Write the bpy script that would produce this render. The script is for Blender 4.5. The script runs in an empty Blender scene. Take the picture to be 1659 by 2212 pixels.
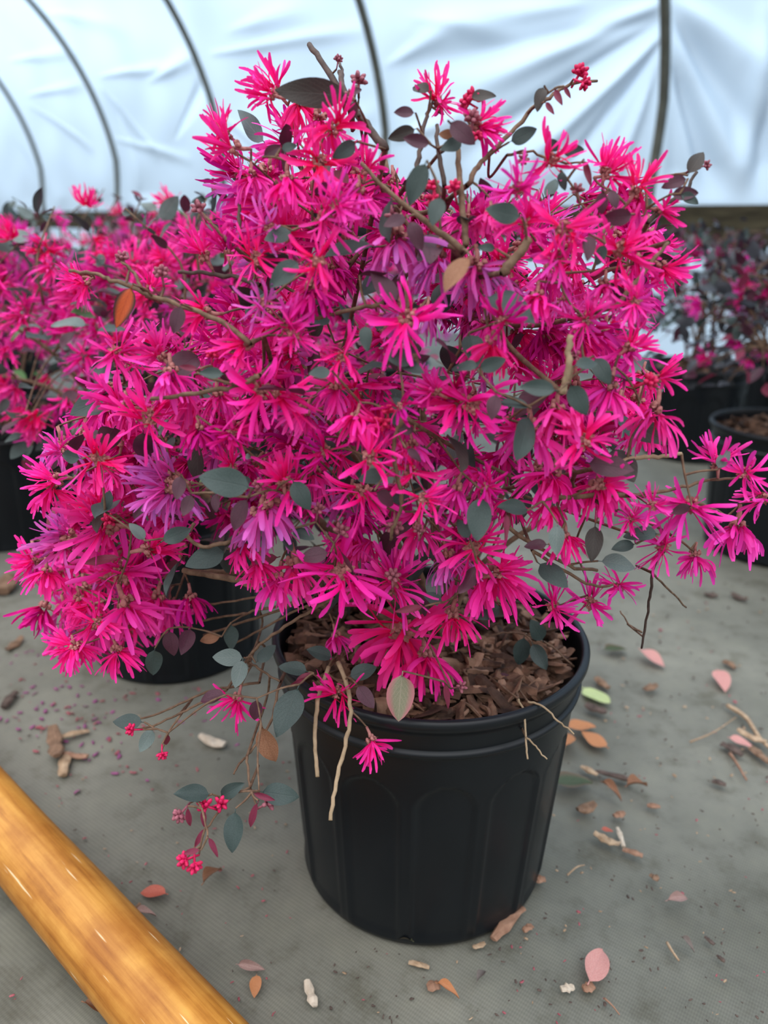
import bpy, math, random
import numpy as np
from mathutils import Vector, Matrix, Quaternion

random.seed(7)
rng = np.random.default_rng(7)
SC = bpy.context.scene
COL = SC.collection

# ------------------------------------------------------------------ camera
FPX, PITCH, ROLL, CAMH = 1662.0, 0.3546, 0.0128, 0.58
_f = Vector((0, math.cos(PITCH), -math.sin(PITCH)))
_r0 = Vector((1, 0, 0))
_u0 = _r0.cross(_f)
CR = math.cos(ROLL) * _r0 + math.sin(ROLL) * _u0
CU = -math.sin(ROLL) * _r0 + math.cos(ROLL) * _u0
CAM = Vector((0, 0, CAMH))
cd = bpy.data.cameras.new('camera')
cam = bpy.data.objects.new('camera', cd)
COL.objects.link(cam)
M = Matrix((CR, CU, -_f)).transposed().to_4x4()
M.translation = CAM
cam.matrix_world = M
cd.sensor_fit = 'VERTICAL'
cd.sensor_height = 34.6
cd.lens = 34.6 * FPX / 2212.0
cd.clip_start = 0.02
cd.dof.use_dof = True
cd.dof.focus_distance = 0.53
cd.dof.aperture_fstop = 4.9
SC.camera = cam

# ------------------------------------------------------------------ light
w = bpy.data.worlds.new('overcast_sky')
SC.world = w
w.use_nodes = True
nt = w.node_tree
bg = nt.nodes['Background']
tc = nt.nodes.new('ShaderNodeTexCoord')
sep = nt.nodes.new('ShaderNodeSeparateXYZ')
ramp = nt.nodes.new('ShaderNodeValToRGB')
mp = nt.nodes.new('ShaderNodeMapRange')
nt.links.new(tc.outputs['Generated'], sep.inputs[0])
nt.links.new(sep.outputs['Z'], mp.inputs['Value'])
mp.inputs['From Min'].default_value = -0.3
mp.inputs['From Max'].default_value = 1.0
nt.links.new(mp.outputs[0], ramp.inputs[0])
ramp.color_ramp.elements[0].position = 0.18
ramp.color_ramp.elements[0].color = (0.08, 0.08, 0.08, 1)
ramp.color_ramp.elements[1].position = 0.95
ramp.color_ramp.elements[1].color = (1.22, 1.24, 1.26, 1)
e = ramp.color_ramp.elements.new(0.3)
e.color = (0.23, 0.235, 0.24, 1)
e = ramp.color_ramp.elements.new(0.62)
e.color = (0.62, 0.64, 0.66, 1)
nt.links.new(ramp.outputs[0], bg.inputs['Color'])
bg.inputs['Strength'].default_value = 2.3

WALL_AZ = math.radians(46.25)
WN = Vector((math.sin(WALL_AZ), math.cos(WALL_AZ), 0))     # towards the plastic side wall
WT = Vector((math.cos(WALL_AZ), -math.sin(WALL_AZ), 0))    # along the wall
sd = bpy.data.lights.new('hazy_sun', 'SUN')
so = bpy.data.objects.new('hazy_sun', sd)
COL.objects.link(so)
sd.energy = 2.3
sd.angle = math.radians(12)
sd.color = (1.0, 0.98, 0.95)
_sdir = (WN * 0.62 - WT * 0.72 + Vector((0, 0, 0.80))).normalized()   # direction of the sun, behind the plastic
so.rotation_euler = _sdir.to_track_quat('Z', 'Y').to_euler()
so.location = (2, 2, 6)

SC.view_settings.view_transform = 'Standard'
SC.view_settings.look = 'None'
SC.view_settings.gamma = 1
SC.view_settings.use_curve_mapping = False
SC.view_settings.exposure = 0.25
try:
    SC.cycles.use_denoising = True
    SC.cycles.max_bounces = 6
    SC.cycles.diffuse_bounces = 4
    SC.cycles.glossy_bounces = 2
    SC.cycles.transmission_bounces = 4
    SC.cycles.caustics_reflective = False
    SC.cycles.caustics_refractive = False
except Exception:
    pass


# ------------------------------------------------------------------ helpers
def ray(px, py):
    return _f + CR * ((px - 829.5) / FPX) - CU * ((py - 1106.0) / FPX)


def at(px, py, d):
    return CAM + ray(px, py) * d


def ground(px, py, z=0.0):
    d = ray(px, py)
    return CAM + d * ((z - CAMH) / d.z)


def project(P):
    v = P - CAM
    d = v.dot(_f)
    return 829.5 + FPX * v.dot(CR) / d, 1106.0 - FPX * v.dot(CU) / d, d


def empty(name, loc):
    o = bpy.data.objects.new(name, None)
    COL.objects.link(o)
    o.location = loc
    o.empty_display_size = 0.05
    return o


def tag(o, label=None, cat=None, group=None, kind=None):
    if label: o['label'] = label
    if cat: o['category'] = cat
    if group: o['group'] = group
    if kind: o['kind'] = kind
    return o


class Geo:
    def __init__(self):
        self.v, self.f, self.uv, self.m = [], [], [], []
        self.n = 0

    def add(self, verts, faces, uvs=None, mat=0):
        verts = np.asarray(verts, float)
        self.v.append(verts)
        b = self.n
        for fc in faces:
            self.f.append([i + b for i in fc])
            self.m.append(mat)
        self.uv.append(np.zeros((len(verts), 2)) if uvs is None else np.asarray(uvs, float))
        self.n += len(verts)

    def merge(self, g, mtx, matoff=0):
        V, U = g.arrays()
        R = np.array(mtx.to_3x3())
        t = np.array(mtx.translation)
        b = self.n
        self.v.append(V @ R.T + t)
        self.uv.append(U)
        for fc, mm in zip(g.f, g.m):
            self.f.append([i + b for i in fc])
            self.m.append(mm + matoff)
        self.n += len(V)

    def arrays(self):
        if len(self.v) > 1:
            self.v = [np.concatenate(self.v)]
            self.uv = [np.concatenate(self.uv)]
        return self.v[0], self.uv[0]

    def mesh(self, name, mats, smooth=True):
        V, U = self.arrays()
        me = bpy.data.meshes.new(name)
        me.from_pydata(V.tolist(), [], self.f)
        li = np.zeros(len(me.loops), dtype=np.int32)
        me.loops.foreach_get('vertex_index', li)
        ul = me.uv_layers.new(name='UVMap')
        ul.data.foreach_set('uv', U[li].astype(np.float32).ravel())
        for m in mats:
            me.materials.append(m)
        if len(mats) > 1:
            me.polygons.foreach_set('material_index', np.array(self.m, dtype=np.int32))
        if smooth:
            me.polygons.foreach_set('use_smooth', np.ones(len(me.polygons), dtype=bool))
        me.update()
        return me


def link(name, me, parent=None, loc=None, rot=None, scale=None):
    o = bpy.data.objects.new(name, me)
    COL.objects.link(o)
    if parent is not None:
        o.parent = parent
    if loc is not None:
        o.location = loc
    if rot is not None:
        o.rotation_mode = 'QUATERNION'
        o.rotation_quaternion = rot
    if scale is not None:
        o.scale = (scale,) * 3 if not hasattr(scale, '__len__') else scale
    return o


def catmull(pts, n):
    P = [np.array(p, float) for p in pts]
    if len(P) == 2:
        return [P[0] + (P[1] - P[0]) * i / n for i in range(n + 1)]
    Q = [2 * P[0] - P[1]] + P + [2 * P[-1] - P[-2]]
    out = []
    for k in range(1, len(Q) - 2):
        a, b, c, d = Q[k - 1], Q[k], Q[k + 1], Q[k + 2]
        for i in range(n):
            t = i / n
            out.append(0.5 * (2 * b + (c - a) * t + (2 * a - 5 * b + 4 * c - d) * t * t + (3 * b - a - 3 * c + d) * t ** 3))
    out.append(P[-1])
    return out


def tube(g, pts, r0, r1, sides=6, mat=0, jit=0.0, capped=True):
    pts = [np.array(p, float) for p in pts]
    n = len(pts)
    up = np.array([0.31, 0.22, 0.92])
    V, Fc, U = [], [], []
    for i, p in enumerate(pts):
        t = pts[min(i + 1, n - 1)] - pts[max(i - 1, 0)]
        t /= (np.linalg.norm(t) + 1e-12)
        a = np.cross(t, up)
        if np.linalg.norm(a) < 1e-3:
            a = np.cross(t, np.array([1.0, 0, 0]))
        a /= np.linalg.norm(a)
        b = np.cross(t, a)
        k = i / max(1, n - 1)
        r = r0 + (r1 - r0) * k
        if jit:
            r *= 1 + random.uniform(-jit, jit)
        for s in range(sides):
            th = 2 * math.pi * s / sides
            V.append(p + r * (math.cos(th) * a + math.sin(th) * b))
            U.append((s / sides, k))
    for i in range(n - 1):
        for s in range(sides):
            s2 = (s + 1) % sides
            Fc.append((i * sides + s, i * sides + s2, (i + 1) * sides + s2, (i + 1) * sides + s))
    if capped:
        Fc.append(tuple(range(sides))[::-1])
        Fc.append(tuple((n - 1) * sides + s for s in range(sides)))
    g.add(V, Fc, U, mat)


def lathe(g, prof, seg=96, mat=0, disp=None):
    V, Fc, U = [], [], []
    n = len(prof)
    for i, (r, z) in enumerate(prof):
        for s in range(seg):
            th = 2 * math.pi * s / seg
            rr = r + (disp(th, i, z) if disp else 0)
            V.append((rr * math.cos(th), rr * math.sin(th), z))
            U.append((s / seg, i / n))
    for i in range(n - 1):
        for s in range(seg):
            s2 = (s + 1) % seg
            Fc.append((i * seg + s, i * seg + s2, (i + 1) * seg + s2, (i + 1) * seg + s))
    g.add(V, Fc, U, mat)


def blob(g, c, r, mat=0, sq=(1, 1, 1), rot=None, n=6, m=5, jit=0.0, u=0.5):
    V, Fc, U = [], [], []
    for i in range(m + 1):
        ph = math.pi * i / m
        for j in range(n):
            th = 2 * math.pi * j / n
            k = 1 + random.uniform(-jit, jit) if jit else 1
            p = Vector((math.sin(ph) * math.cos(th) * sq[0], math.sin(ph) * math.sin(th) * sq[1], math.cos(ph) * sq[2])) * (r * k)
            if rot is not None:
                p = rot @ p
            V.append((p.x + c[0], p.y + c[1], p.z + c[2]))
            U.append((u, i / m))
    for i in range(m):
        for j in range(n):
            j2 = (j + 1) % n
            Fc.append((i * n + j, i * n + j2, (i + 1) * n + j2, (i + 1) * n + j))
    g.add(V, Fc, U, mat)


# ------------------------------------------------------------------ materials
def mat(name):
    m = bpy.data.materials.new(name)
    m.use_nodes = True
    n = m.node_tree.nodes
    l = m.node_tree.links
    return m, n, l, n['Principled BSDF']


def ramp_node(n, stops):
    r = n.new('ShaderNodeValToRGB')
    cr = r.color_ramp
    while len(cr.elements) < len(stops):
        cr.elements.new(0.5)
    for el, (p, c) in zip(cr.elements, stops):
        el.position = p
        el.color = (*c, 1)
    return r


def mixc(n, l, fac, a, b, blend='MIX'):
    x = n.new('ShaderNodeMix')
    x.data_type = 'RGBA'
    x.blend_type = blend
    for sock, val in ((x.inputs[0], fac), (x.inputs[6], a), (x.inputs[7], b)):
        if hasattr(val, 'links'):
            l.new(val, sock)
        elif hasattr(val, '__len__'):
            sock.default_value = (*val, 1)
        else:
            sock.default_value = val
    return x.outputs[2]


def noise(n, l, scale, detail=4, vec=None, rough=0.55):
    t = n.new('ShaderNodeTexNoise')
    t.inputs['Scale'].default_value = scale
    t.inputs['Detail'].default_value = detail
    t.inputs['Roughness'].default_value = rough
    if vec is not None:
        l.new(vec, t.inputs['Vector'])
    return t.outputs['Fac']


def coords(n, kind='Object'):
    return n.new('ShaderNodeTexCoord').outputs[kind]


def bump(n, l, bsdf, h, strength=0.3, dist=0.002):
    b = n.new('ShaderNodeBump')
    b.inputs['Strength'].default_value = strength
    b.inputs['Distance'].default_value = dist
    l.new(h, b.inputs['Height'])
    l.new(b.outputs[0], bsdf.inputs['Normal'])


def translucent_mix(m, n, l, bsdf, col, fac):
    t = n.new('ShaderNodeBsdfTranslucent')
    if hasattr(col, 'links'):
        l.new(col, t.inputs['Color'])
    else:
        t.inputs['Color'].default_value = (*col, 1)
    mx = n.new('ShaderNodeMixShader')
    mx.inputs[0].default_value = fac
    l.new(bsdf.outputs[0], mx.inputs[1])
    l.new(t.outputs[0], mx.inputs[2])
    l.new(mx.outputs[0], n['Material Output'].inputs['Surface'])


def petal_mat(name, base, mid, tip, alt):
    m, n, l, b = mat(name)
    uv = coords(n, 'UV')
    s = n.new('ShaderNodeSeparateXYZ')
    l.new(uv, s.inputs[0])
    r = ramp_node(n, [(0.0, base), (0.45, mid), (1.0, tip)])
    l.new(s.outputs['Y'], r.inputs[0])
    r2 = ramp_node(n, [(0.35, (0, 0, 0)), (1.0, (1, 1, 1))])
    l.new(s.outputs['X'], r2.inputs[0])
    c = mixc(n, l, r2.outputs[0], r.outputs[0], alt)
    oi = n.new('ShaderNodeObjectInfo')
    hs = n.new('ShaderNodeHueSaturation')
    mr = n.new('ShaderNodeMapRange')
    mr.inputs['To Min'].default_value = 0.485
    mr.inputs['To Max'].default_value = 0.51
    l.new(oi.outputs['Random'], mr.inputs['Value'])
    l.new(mr.outputs[0], hs.inputs['Hue'])
    l.new(c, hs.inputs['Color'])
    l.new(hs.outputs[0], b.inputs['Base Color'])
    b.inputs['Roughness'].default_value = 0.55
    b.inputs['Specular IOR Level'].default_value = 0.12
    translucent_mix(m, n, l, b, hs.outputs[0], 0.22)
    return m


PET = [
    petal_mat('hot_pink_petal', (0.76, 0.002, 0.075), (0.97, 0.007, 0.25), (1.0, 0.055, 0.42), (0.97, 0.035, 0.40)),
    petal_mat('magenta_petal', (0.70, 0.003, 0.12), (0.93, 0.020, 0.34), (0.97, 0.09, 0.50), (0.78, 0.05, 0.46)),
    petal_mat('faded_lilac_petal', (0.74, 0.02, 0.25), (0.86, 0.085, 0.50), (0.72, 0.16, 0.60), (0.50, 0.13, 0.50)),
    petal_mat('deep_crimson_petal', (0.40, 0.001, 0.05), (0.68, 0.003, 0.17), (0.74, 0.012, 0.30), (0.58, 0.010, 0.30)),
]


def leaf_mat(name, c1, c2, vein, rough=0.5, trans=0.12, edge=None):
    m, n, l, b = mat(name)
    uv = coords(n, 'UV')
    s = n.new('ShaderNodeSeparateXYZ')
    l.new(uv, s.inputs[0])
    oc = coords(n, 'Object')
    nz = noise(n, l, 55, 5, oc)
    r = ramp_node(n, [(0.35, c1), (0.7, c2)])
    l.new(nz, r.inputs[0])
    # veins: midrib and slanting side veins from the leaf's own coordinates
    ab = n.new('ShaderNodeMath'); ab.operation = 'ABSOLUTE'
    l.new(s.outputs['X'], ab.inputs[0])
    sub = n.new('ShaderNodeMath'); sub.operation = 'MULTIPLY_ADD'
    l.new(ab.outputs[0], sub.inputs[0]); sub.inputs[1].default_value = -0.45
    l.new(s.outputs['Y'], sub.inputs[2])
    mu = n.new('ShaderNodeMath'); mu.operation = 'MULTIPLY'
    l.new(sub.outputs[0], mu.inputs[0]); mu.inputs[1].default_value = 46
    sn = n.new('ShaderNodeMath'); sn.operation = 'SINE'
    l.new(mu.outputs[0], sn.inputs[0])
    vr = ramp_node(n, [(0.88, (0, 0, 0)), (1.0, (1, 1, 1))])
    l.new(sn.outputs[0], vr.inputs[0])
    mid = ramp_node(n, [(0.0, (1, 1, 1)), (0.07, (0, 0, 0))])
    l.new(ab.outputs[0], mid.inputs[0])
    mx = n.new('ShaderNodeMath'); mx.operation = 'MAXIMUM'
    l.new(vr.outputs[0], mx.inputs[0]); l.new(mid.outputs[0], mx.inputs[1])
    sc_ = n.new('ShaderNodeMath'); sc_.operation = 'MULTIPLY'
    l.new(mx.outputs[0], sc_.inputs[0]); sc_.inputs[1].default_value = 0.5
    c = mixc(n, l, sc_.outputs[0], r.outputs[0], vein)
    if edge:
        er = ramp_node(n, [(0.45, (0, 0, 0)), (0.9, (1, 1, 1))])
        l.new(ab.outputs[0], er.inputs[0])
        c = mixc(n, l, er.outputs[0], c, edge)
    l.new(c, b.inputs['Base Color'])
    b.inputs['Roughness'].default_value = rough
    b.inputs['Specular IOR Level'].default_value = 0.4
    bump(n, l, b, mx.outputs[0], 0.25, 0.0006)
    for nd in n:
        if nd.type == 'BUMP':
            nd.invert = True
    translucent_mix(m, n, l, b, c, trans)
    return m


LEAF = {
    'G': leaf_mat('grey_green_leaf', (0.030, 0.050, 0.047), (0.060, 0.088, 0.082), (0.045, 0.065, 0.06)),
    'L': leaf_mat('pale_green_leaf', (0.10, 0.14, 0.13), (0.17, 0.22, 0.21), (0.22, 0.26, 0.24)),
    'P': leaf_mat('plum_leaf', (0.060, 0.018, 0.034), (0.115, 0.036, 0.062), (0.05, 0.02, 0.03)),
    'R': leaf_mat('young_red_leaf', (0.17, 0.018, 0.045), (0.27, 0.035, 0.085), (0.12, 0.02, 0.04), 0.55, 0.2),
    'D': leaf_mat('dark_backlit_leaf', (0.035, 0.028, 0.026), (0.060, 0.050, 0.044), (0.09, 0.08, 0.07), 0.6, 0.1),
    'O': leaf_mat('orange_dying_leaf', (0.50, 0.075, 0.018), (0.62, 0.13, 0.035), (0.30, 0.04, 0.02), 0.55, 0.2, (0.035, 0.022, 0.022)),
    'B': leaf_mat('dry_brown_leaf', (0.22, 0.09, 0.045), (0.38, 0.20, 0.12), (0.20, 0.09, 0.05), 0.7, 0.15),
    'V': leaf_mat('variegated_pink_green_leaf', (0.20, 0.22, 0.14), (0.33, 0.28, 0.20), (0.44, 0.38, 0.30), 0.6, 0.15, (0.48, 0.18, 0.20)),
    'Y': leaf_mat('fresh_green_leaf', (0.06, 0.16, 0.05), (0.13, 0.26, 0.08), (0.18, 0.28, 0.12)),
    'S': leaf_mat('dusky_slate_leaf', (0.030, 0.036, 0.046), (0.065, 0.068, 0.082), (0.06, 0.05, 0.06)),
    'pink': leaf_mat('fallen_pink_leaf', (0.58, 0.23, 0.21), (0.66, 0.37, 0.33), (0.50, 0.24, 0.22), 0.6, 0.15),
    'orange': leaf_mat('fallen_orange_leaf', (0.42, 0.15, 0.055), (0.56, 0.26, 0.12), (0.42, 0.17, 0.07), 0.6, 0.1),
    'red': leaf_mat('fallen_red_leaf', (0.36, 0.05, 0.04), (0.50, 0.16, 0.09), (0.30, 0.05, 0.04), 0.55, 0.1),
    'lime': leaf_mat('fallen_lime_leaf', (0.42, 0.50, 0.20), (0.55, 0.62, 0.31), (0.66, 0.70, 0.45), 0.55, 0.15),
    'green': leaf_mat('fallen_dark_green_leaf', (0.035, 0.055, 0.025), (0.07, 0.09, 0.04), (0.10, 0.10, 0.06), 0.5, 0.05, (0.12, 0.08, 0.05)),
    'mauve': leaf_mat('fallen_mauve_leaf', (0.26, 0.15, 0.13), (0.48, 0.33, 0.30), (0.24, 0.12, 0.11), 0.65, 0.05),
    'grey': leaf_mat('fallen_grey_leaf', (0.13, 0.10, 0.09), (0.24, 0.20, 0.18), (0.12, 0.09, 0.08), 0.7, 0.05),
}


def simple(name, c1, c2, scale=40, rough=0.7, bstr=0.3, spec=0.3, space='Object', stretch=None, bd=0.002):
    m, n, l, b = mat(name)
    vec = coords(n, space)
    if stretch:
        mpn = n.new('ShaderNodeMapping')
        mpn.inputs['Scale'].default_value = stretch
        l.new(vec, mpn.inputs[0])
        vec = mpn.outputs[0]
    nz = noise(n, l, scale, 6, vec)
    r = ramp_node(n, [(0.32, c1), (0.68, c2)])
    l.new(nz, r.inputs[0])
    l.new(r.outputs[0], b.inputs['Base Color'])
    b.inputs['Roughness'].default_value = rough
    b.inputs['Specular IOR Level'].default_value = spec
    if bstr:
        bump(n, l, b, nz, bstr, bd)
    return m


TWIG = simple('brown_twig_bark', (0.10, 0.055, 0.035), (0.22, 0.14, 0.09), 160, 0.8)
TWIGP = simple('pale_cut_twig_bark', (0.28, 0.20, 0.12), (0.42, 0.31, 0.20), 160, 0.8)
TWIGD = simple('dark_stem_bark', (0.055, 0.036, 0.032), (0.11, 0.075, 0.062), 160, 0.75)
CALYX = simple('dusty_rose_calyx', (0.30, 0.10, 0.10), (0.50, 0.22, 0.20), 300, 0.75, 0.1)
BUDM = simple('mauve_bud', (0.22, 0.055, 0.085), (0.42, 0.15, 0.19), 300, 0.7, 0.1)
BUDH = simple('crimson_bud', (0.45, 0.004, 0.05), (0.72, 0.02, 0.14), 300, 0.55, 0.1)
BLACK = simple('black_pot_plastic', (0.0044, 0.0062, 0.0086), (0.0062, 0.0086, 0.0118), 9, 0.36, 0.04, 0.33)
MULCH = simple('bark_mulch', (0.036, 0.019, 0.013), (0.23, 0.122, 0.076), 60, 0.85, 0.6)
MULCHL = simple('pale_bark_mulch', (0.12, 0.062, 0.038), (0.36, 0.215, 0.145), 60, 0.85, 0.6)
MULCHD = simple('dark_bark_mulch', (0.022, 0.012, 0.009), (0.10, 0.052, 0.034), 60, 0.85, 0.6)
SOIL = simple('dark_potting_soil', (0.02, 0.012, 0.009), (0.07, 0.04, 0.028), 120, 0.95, 0.8)
BARK = {
    'tan': simple('tan_bark', (0.27, 0.17, 0.10), (0.50, 0.36, 0.24), 90, 0.8),
    'brown': simple('brown_bark', (0.12, 0.07, 0.045), (0.28, 0.17, 0.11), 90, 0.85),
    'pale': simple('pale_bark', (0.42, 0.34, 0.26), (0.62, 0.53, 0.43), 90, 0.8),
    'rust': simple('rusty_bark', (0.20, 0.10, 0.062), (0.37, 0.21, 0.14), 90, 0.8),
    'dark': simple('dark_bark', (0.055, 0.038, 0.032), (0.13, 0.09, 0.075), 90, 0.85),
}
STEEL = simple('backlit_hoop_steel', (0.085, 0.080, 0.058), (0.13, 0.125, 0.095), 14, 0.5, 0.1, 0.4)  # dark of galvanised pipe lit from behind is mixed into the colour
BOARD = simple('weathered_board', (0.030, 0.024, 0.014), (0.105, 0.085, 0.050), 5, 0.85, 0.4, 0.2, 'Object', (1, 1, 6))


def plastic_mat():
    m, n, l, b = mat('white_greenhouse_plastic')
    b.inputs['Base Color'].default_value = (0.42, 0.46, 0.50, 1)
    b.inputs['Roughness'].default_value = 0.38
    b.inputs['Specular IOR Level'].default_value = 0.4
    translucent_mix(m, n, l, b, (0.485, 0.64, 0.80), 0.70)
    return m


PLASTIC = plastic_mat()


def floor_mat():
    m, n, l, b = mat('woven_ground_cloth')
    oc = coords(n, 'Object')
    mpn = n.new('ShaderNodeMapping')
    mpn.inputs['Rotation'].default_value = (0, 0, 0.62)
    l.new(oc, mpn.inputs[0])
    big = noise(n, l, 3.2, 5, oc)
    r = ramp_node(n, [(0.30, (0.098, 0.096, 0.076)), (0.50, (0.166, 0.163, 0.135)), (0.72, (0.240, 0.233, 0.192))])
    l.new(big, r.inputs[0])
    mid = noise(n, l, 19, 8, oc, 0.7)
    r2 = ramp_node(n, [(0.30, (0.62, 0.60, 0.54)), (0.48, (0.95, 0.95, 0.95)), (0.72, (1.10, 1.10, 1.06))])
    l.new(mid, r2.inputs[0])
    c = mixc(n, l, 1.0, r.outputs[0], r2.outputs[0], 'MULTIPLY')
    # dirt flecks with their own shape
    fl = noise(n, l, 95, 4, oc, 0.75)
    r3 = ramp_node(n, [(0.66, (0, 0, 0)), (0.76, (1, 1, 1))])
    l.new(fl, r3.inputs[0])
    fm = noise(n, l, 6, 3, oc)
    r4 = ramp_node(n, [(0.42, (0, 0, 0)), (0.65, (0.8, 0.8, 0.8))])
    l.new(fm, r4.inputs[0])
    mul = n.new('ShaderNodeMath'); mul.operation = 'MULTIPLY'
    l.new(r3.outputs[0], mul.inputs[0]); l.new(r4.outputs[0], mul.inputs[1])
    c = mixc(n, l, mul.outputs[0], c, (0.055, 0.045, 0.034))
    # woven tapes, about 1.6 mm apart, both ways
    sep_ = n.new('ShaderNodeSeparateXYZ')
    l.new(mpn.outputs[0], sep_.inputs[0])
    ws = []
    for ax, fr in (('X', 3000), ('Y', 1700)):
        k = n.new('ShaderNodeMath'); k.operation = 'MULTIPLY'
        l.new(sep_.outputs[ax], k.inputs[0]); k.inputs[1].default_value = fr
        sn = n.new('ShaderNodeMath'); sn.operation = 'SINE'
        l.new(k.outputs[0], sn.inputs[0])
        ws.append(sn.outputs[0])
    ad = n.new('ShaderNodeMath'); ad.operation = 'ADD'
    l.new(ws[0], ad.inputs[0]); l.new(ws[1], ad.inputs[1])
    wr = ramp_node(n, [(0.0, (0.82, 0.82, 0.82)), (1.0, (1.10, 1.10, 1.10))])
    mr = n.new('ShaderNodeMapRange')
    mr.inputs['From Min'].default_value = -2
    mr.inputs['From Max'].default_value = 2
    l.new(ad.outputs[0], mr.inputs['Value'])
    l.new(mr.outputs[0], wr.inputs[0])
    c = mixc(n, l, 1.0, c, wr.outputs[0], 'MULTIPLY')
    l.new(c, b.inputs['Base Color'])
    b.inputs['Roughness'].default_value = 0.62
    b.inputs['Specular IOR Level'].default_value = 0.3
    bump(n, l, b, mid, 0.25, 0.004)
    return m


def pole_mat():
    m, n, l, b = mat('varnished_yellow_wood')
    oc = coords(n, 'Object')
    mpn = n.new('ShaderNodeMapping')
    mpn.inputs['Scale'].default_value = (30, 30, 1.6)
    l.new(oc, mpn.inputs[0])
    g = noise(n, l, 4.5, 8, mpn.outputs[0], 0.65)
    r = ramp_node(n, [(0.28, (0.26, 0.085, 0.010)), (0.47, (0.50, 0.215, 0.034)), (0.70, (0.66, 0.335, 0.070))])
    l.new(g, r.inputs[0])
    bl = noise(n, l, 14, 6, oc, 0.6)
    r2 = ramp_node(n, [(0.36, (0.66, 0.52, 0.40)), (0.58, (1, 1, 1))])
    l.new(bl, r2.inputs[0])
    c = mixc(n, l, 0.85, r.outputs[0], r2.outputs[0], 'MULTIPLY')
    mp2 = n.new('ShaderNodeMapping')
    mp2.inputs['Scale'].default_value = (150, 150, 9)
    mp2.inputs['Rotation'].default_value = (0.1, 0.15, 0)
    l.new(oc, mp2.inputs[0])
    scr = noise(n, l, 1.6, 2, mp2.outputs[0])
    r3 = ramp_node(n, [(0.69, (0, 0, 0)), (0.73, (0.85, 0.85, 0.85))])
    l.new(scr, r3.inputs[0])
    c = mixc(n, l, r3.outputs[0], c, (0.80, 0.62, 0.38))
    l.new(c, b.inputs['Base Color'])
    b.inputs['Roughness'].default_value = 0.48
    b.inputs['Specular IOR Level'].default_value = 0.35
    bump(n, l, b, g, 0.12, 0.001)
    return m


# ------------------------------------------------------------------ setting
WD = 3.5
HOOP_S = [(-0.54393 - 0.50409 * k) * WD for k in range(-1, 6)]
AZ0, AR = 0.80, 2.0                                   # where the wall starts to curve, radius of the arch


def wall_in(z):
    if z <= AZ0: return 0.0
    d = min(AR, z - AZ0)
    return AR - math.sqrt(AR * AR - d * d)


def sheet_xy(px, py):
    d = ray(px, py)
    t = 1.0
    while t < 14:
        P = CAM + d * t
        if P.dot(WN) > WD - wall_in(P.z): break
        t += 0.01
    z = P.z
    v = z if z <= AZ0 else AZ0 + AR * math.asin(min(1, (z - AZ0) / AR))
    return P.dot(WT), v


CREASE = []
for (ax, ay, bx, by, wd, amp) in [
    (460, 112, 770, 62, 0.030, 0.016), (210, 166, 352, 146, 0.030, 0.018), (318, 172, 400, 122, 0.040, 0.022),
    (212, 196, 330, 335, 0.028, 0.018), (232, 205, 300, 400, 0.025, 0.016), (250, 300, 400, 345, 0.03, 0.014),
    (375, 290, 428, 180, 0.032, -0.026), (20, 130, 150, 110, 0.04, 0.014), (55, 205, 165, 182, 0.030, 0.014),
    (60, 230, 190, 320, 0.028, 0.014), (500, 60, 640, 20, 0.05, 0.014), (470, 250, 560, 330, 0.03, 0.012),
    (100, 30, 250, 60, 0.06, 0.014), (620, 330, 800, 240, 0.04, 0.012), (20, 290, 90, 400, 0.03, 0.012),
    (1395, 15, 1010, 185, 0.050, 0.030), (1400, 60, 1000, 330, 0.050, -0.030), (1402, 90, 1110, 350, 0.040, 0.030),
    (1404, 110, 1190, 400, 0.035, -0.024), (1400, 40, 880, 140, 0.05, -0.02), (1405, 150, 1290, 430, 0.03, 0.022),
    (1220, 10, 880, 60, 0.06, 0.02), (900, 40, 1200, 100, 0.05, 0.012),
    (1440, 20, 1650, 330, 0.040, -0.024), (1438, 60, 1600, 430, 0.040, 0.026), (1436, 90, 1545, 435, 0.035, -0.022),
    (1436, 140, 1500, 435, 0.030, 0.020), (1450, 0, 1659, 160, 0.05, 0.022), (840, 130, 960, 60, 0.04, 0.014),
    (850, 300, 1000, 240, 0.04, 0.014), (1640, 40, 1590, 430, 0.035, 0.02), (1659, 200, 1630, 440, 0.03, -0.018),
]:
    CREASE.append((*sheet_xy(ax, ay), *sheet_xy(bx, by), wd, amp))
CREASE = np.array(CREASE)


def sheet_disp(S, Vv):
    D = np.zeros_like(S)
    for (a, b, c, d, wd, amp) in CREASE:
        L2 = (c - a) ** 2 + (d - b) ** 2
        L = math.sqrt(L2)
        t = ((S - a) * (c - a) + (Vv - b) * (d - b)) / L2
        q = ((S - a) * (d - b) - (Vv - b) * (c - a)) / L
        k = np.clip(t, 0, 1)
        ends = np.exp(-((t - k) * L / (wd * 1.5)) ** 2)
        D += 1.25 * amp * ends * np.exp(-(q / (wd * (0.45 + 1.1 * k))) ** 2) * np.clip(0.35 + 1.3 * np.sin(np.pi * np.clip(k * 0.9 + 0.05, 0, 1)), 0, 1.4)
    r = np.random.default_rng(3)
    for i in range(34):
        fs, fv = r.normal(0, 4.2), r.normal(0, 5.5)
        D += 0.0085 / (1 + 0.12 * math.hypot(fs, fv) ** 1.3) * np.sin(fs * S + fv * Vv + r.uniform(0, 6.28))
    D *= np.clip((Vv - 0.70) / 0.14, 0.02, 1)
    # flatten on every hoop, sag gently between
    for s in HOOP_S:
        D *= 1 - 0.85 * np.exp(-((S - s) / 0.05) ** 2)
    return D


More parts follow.
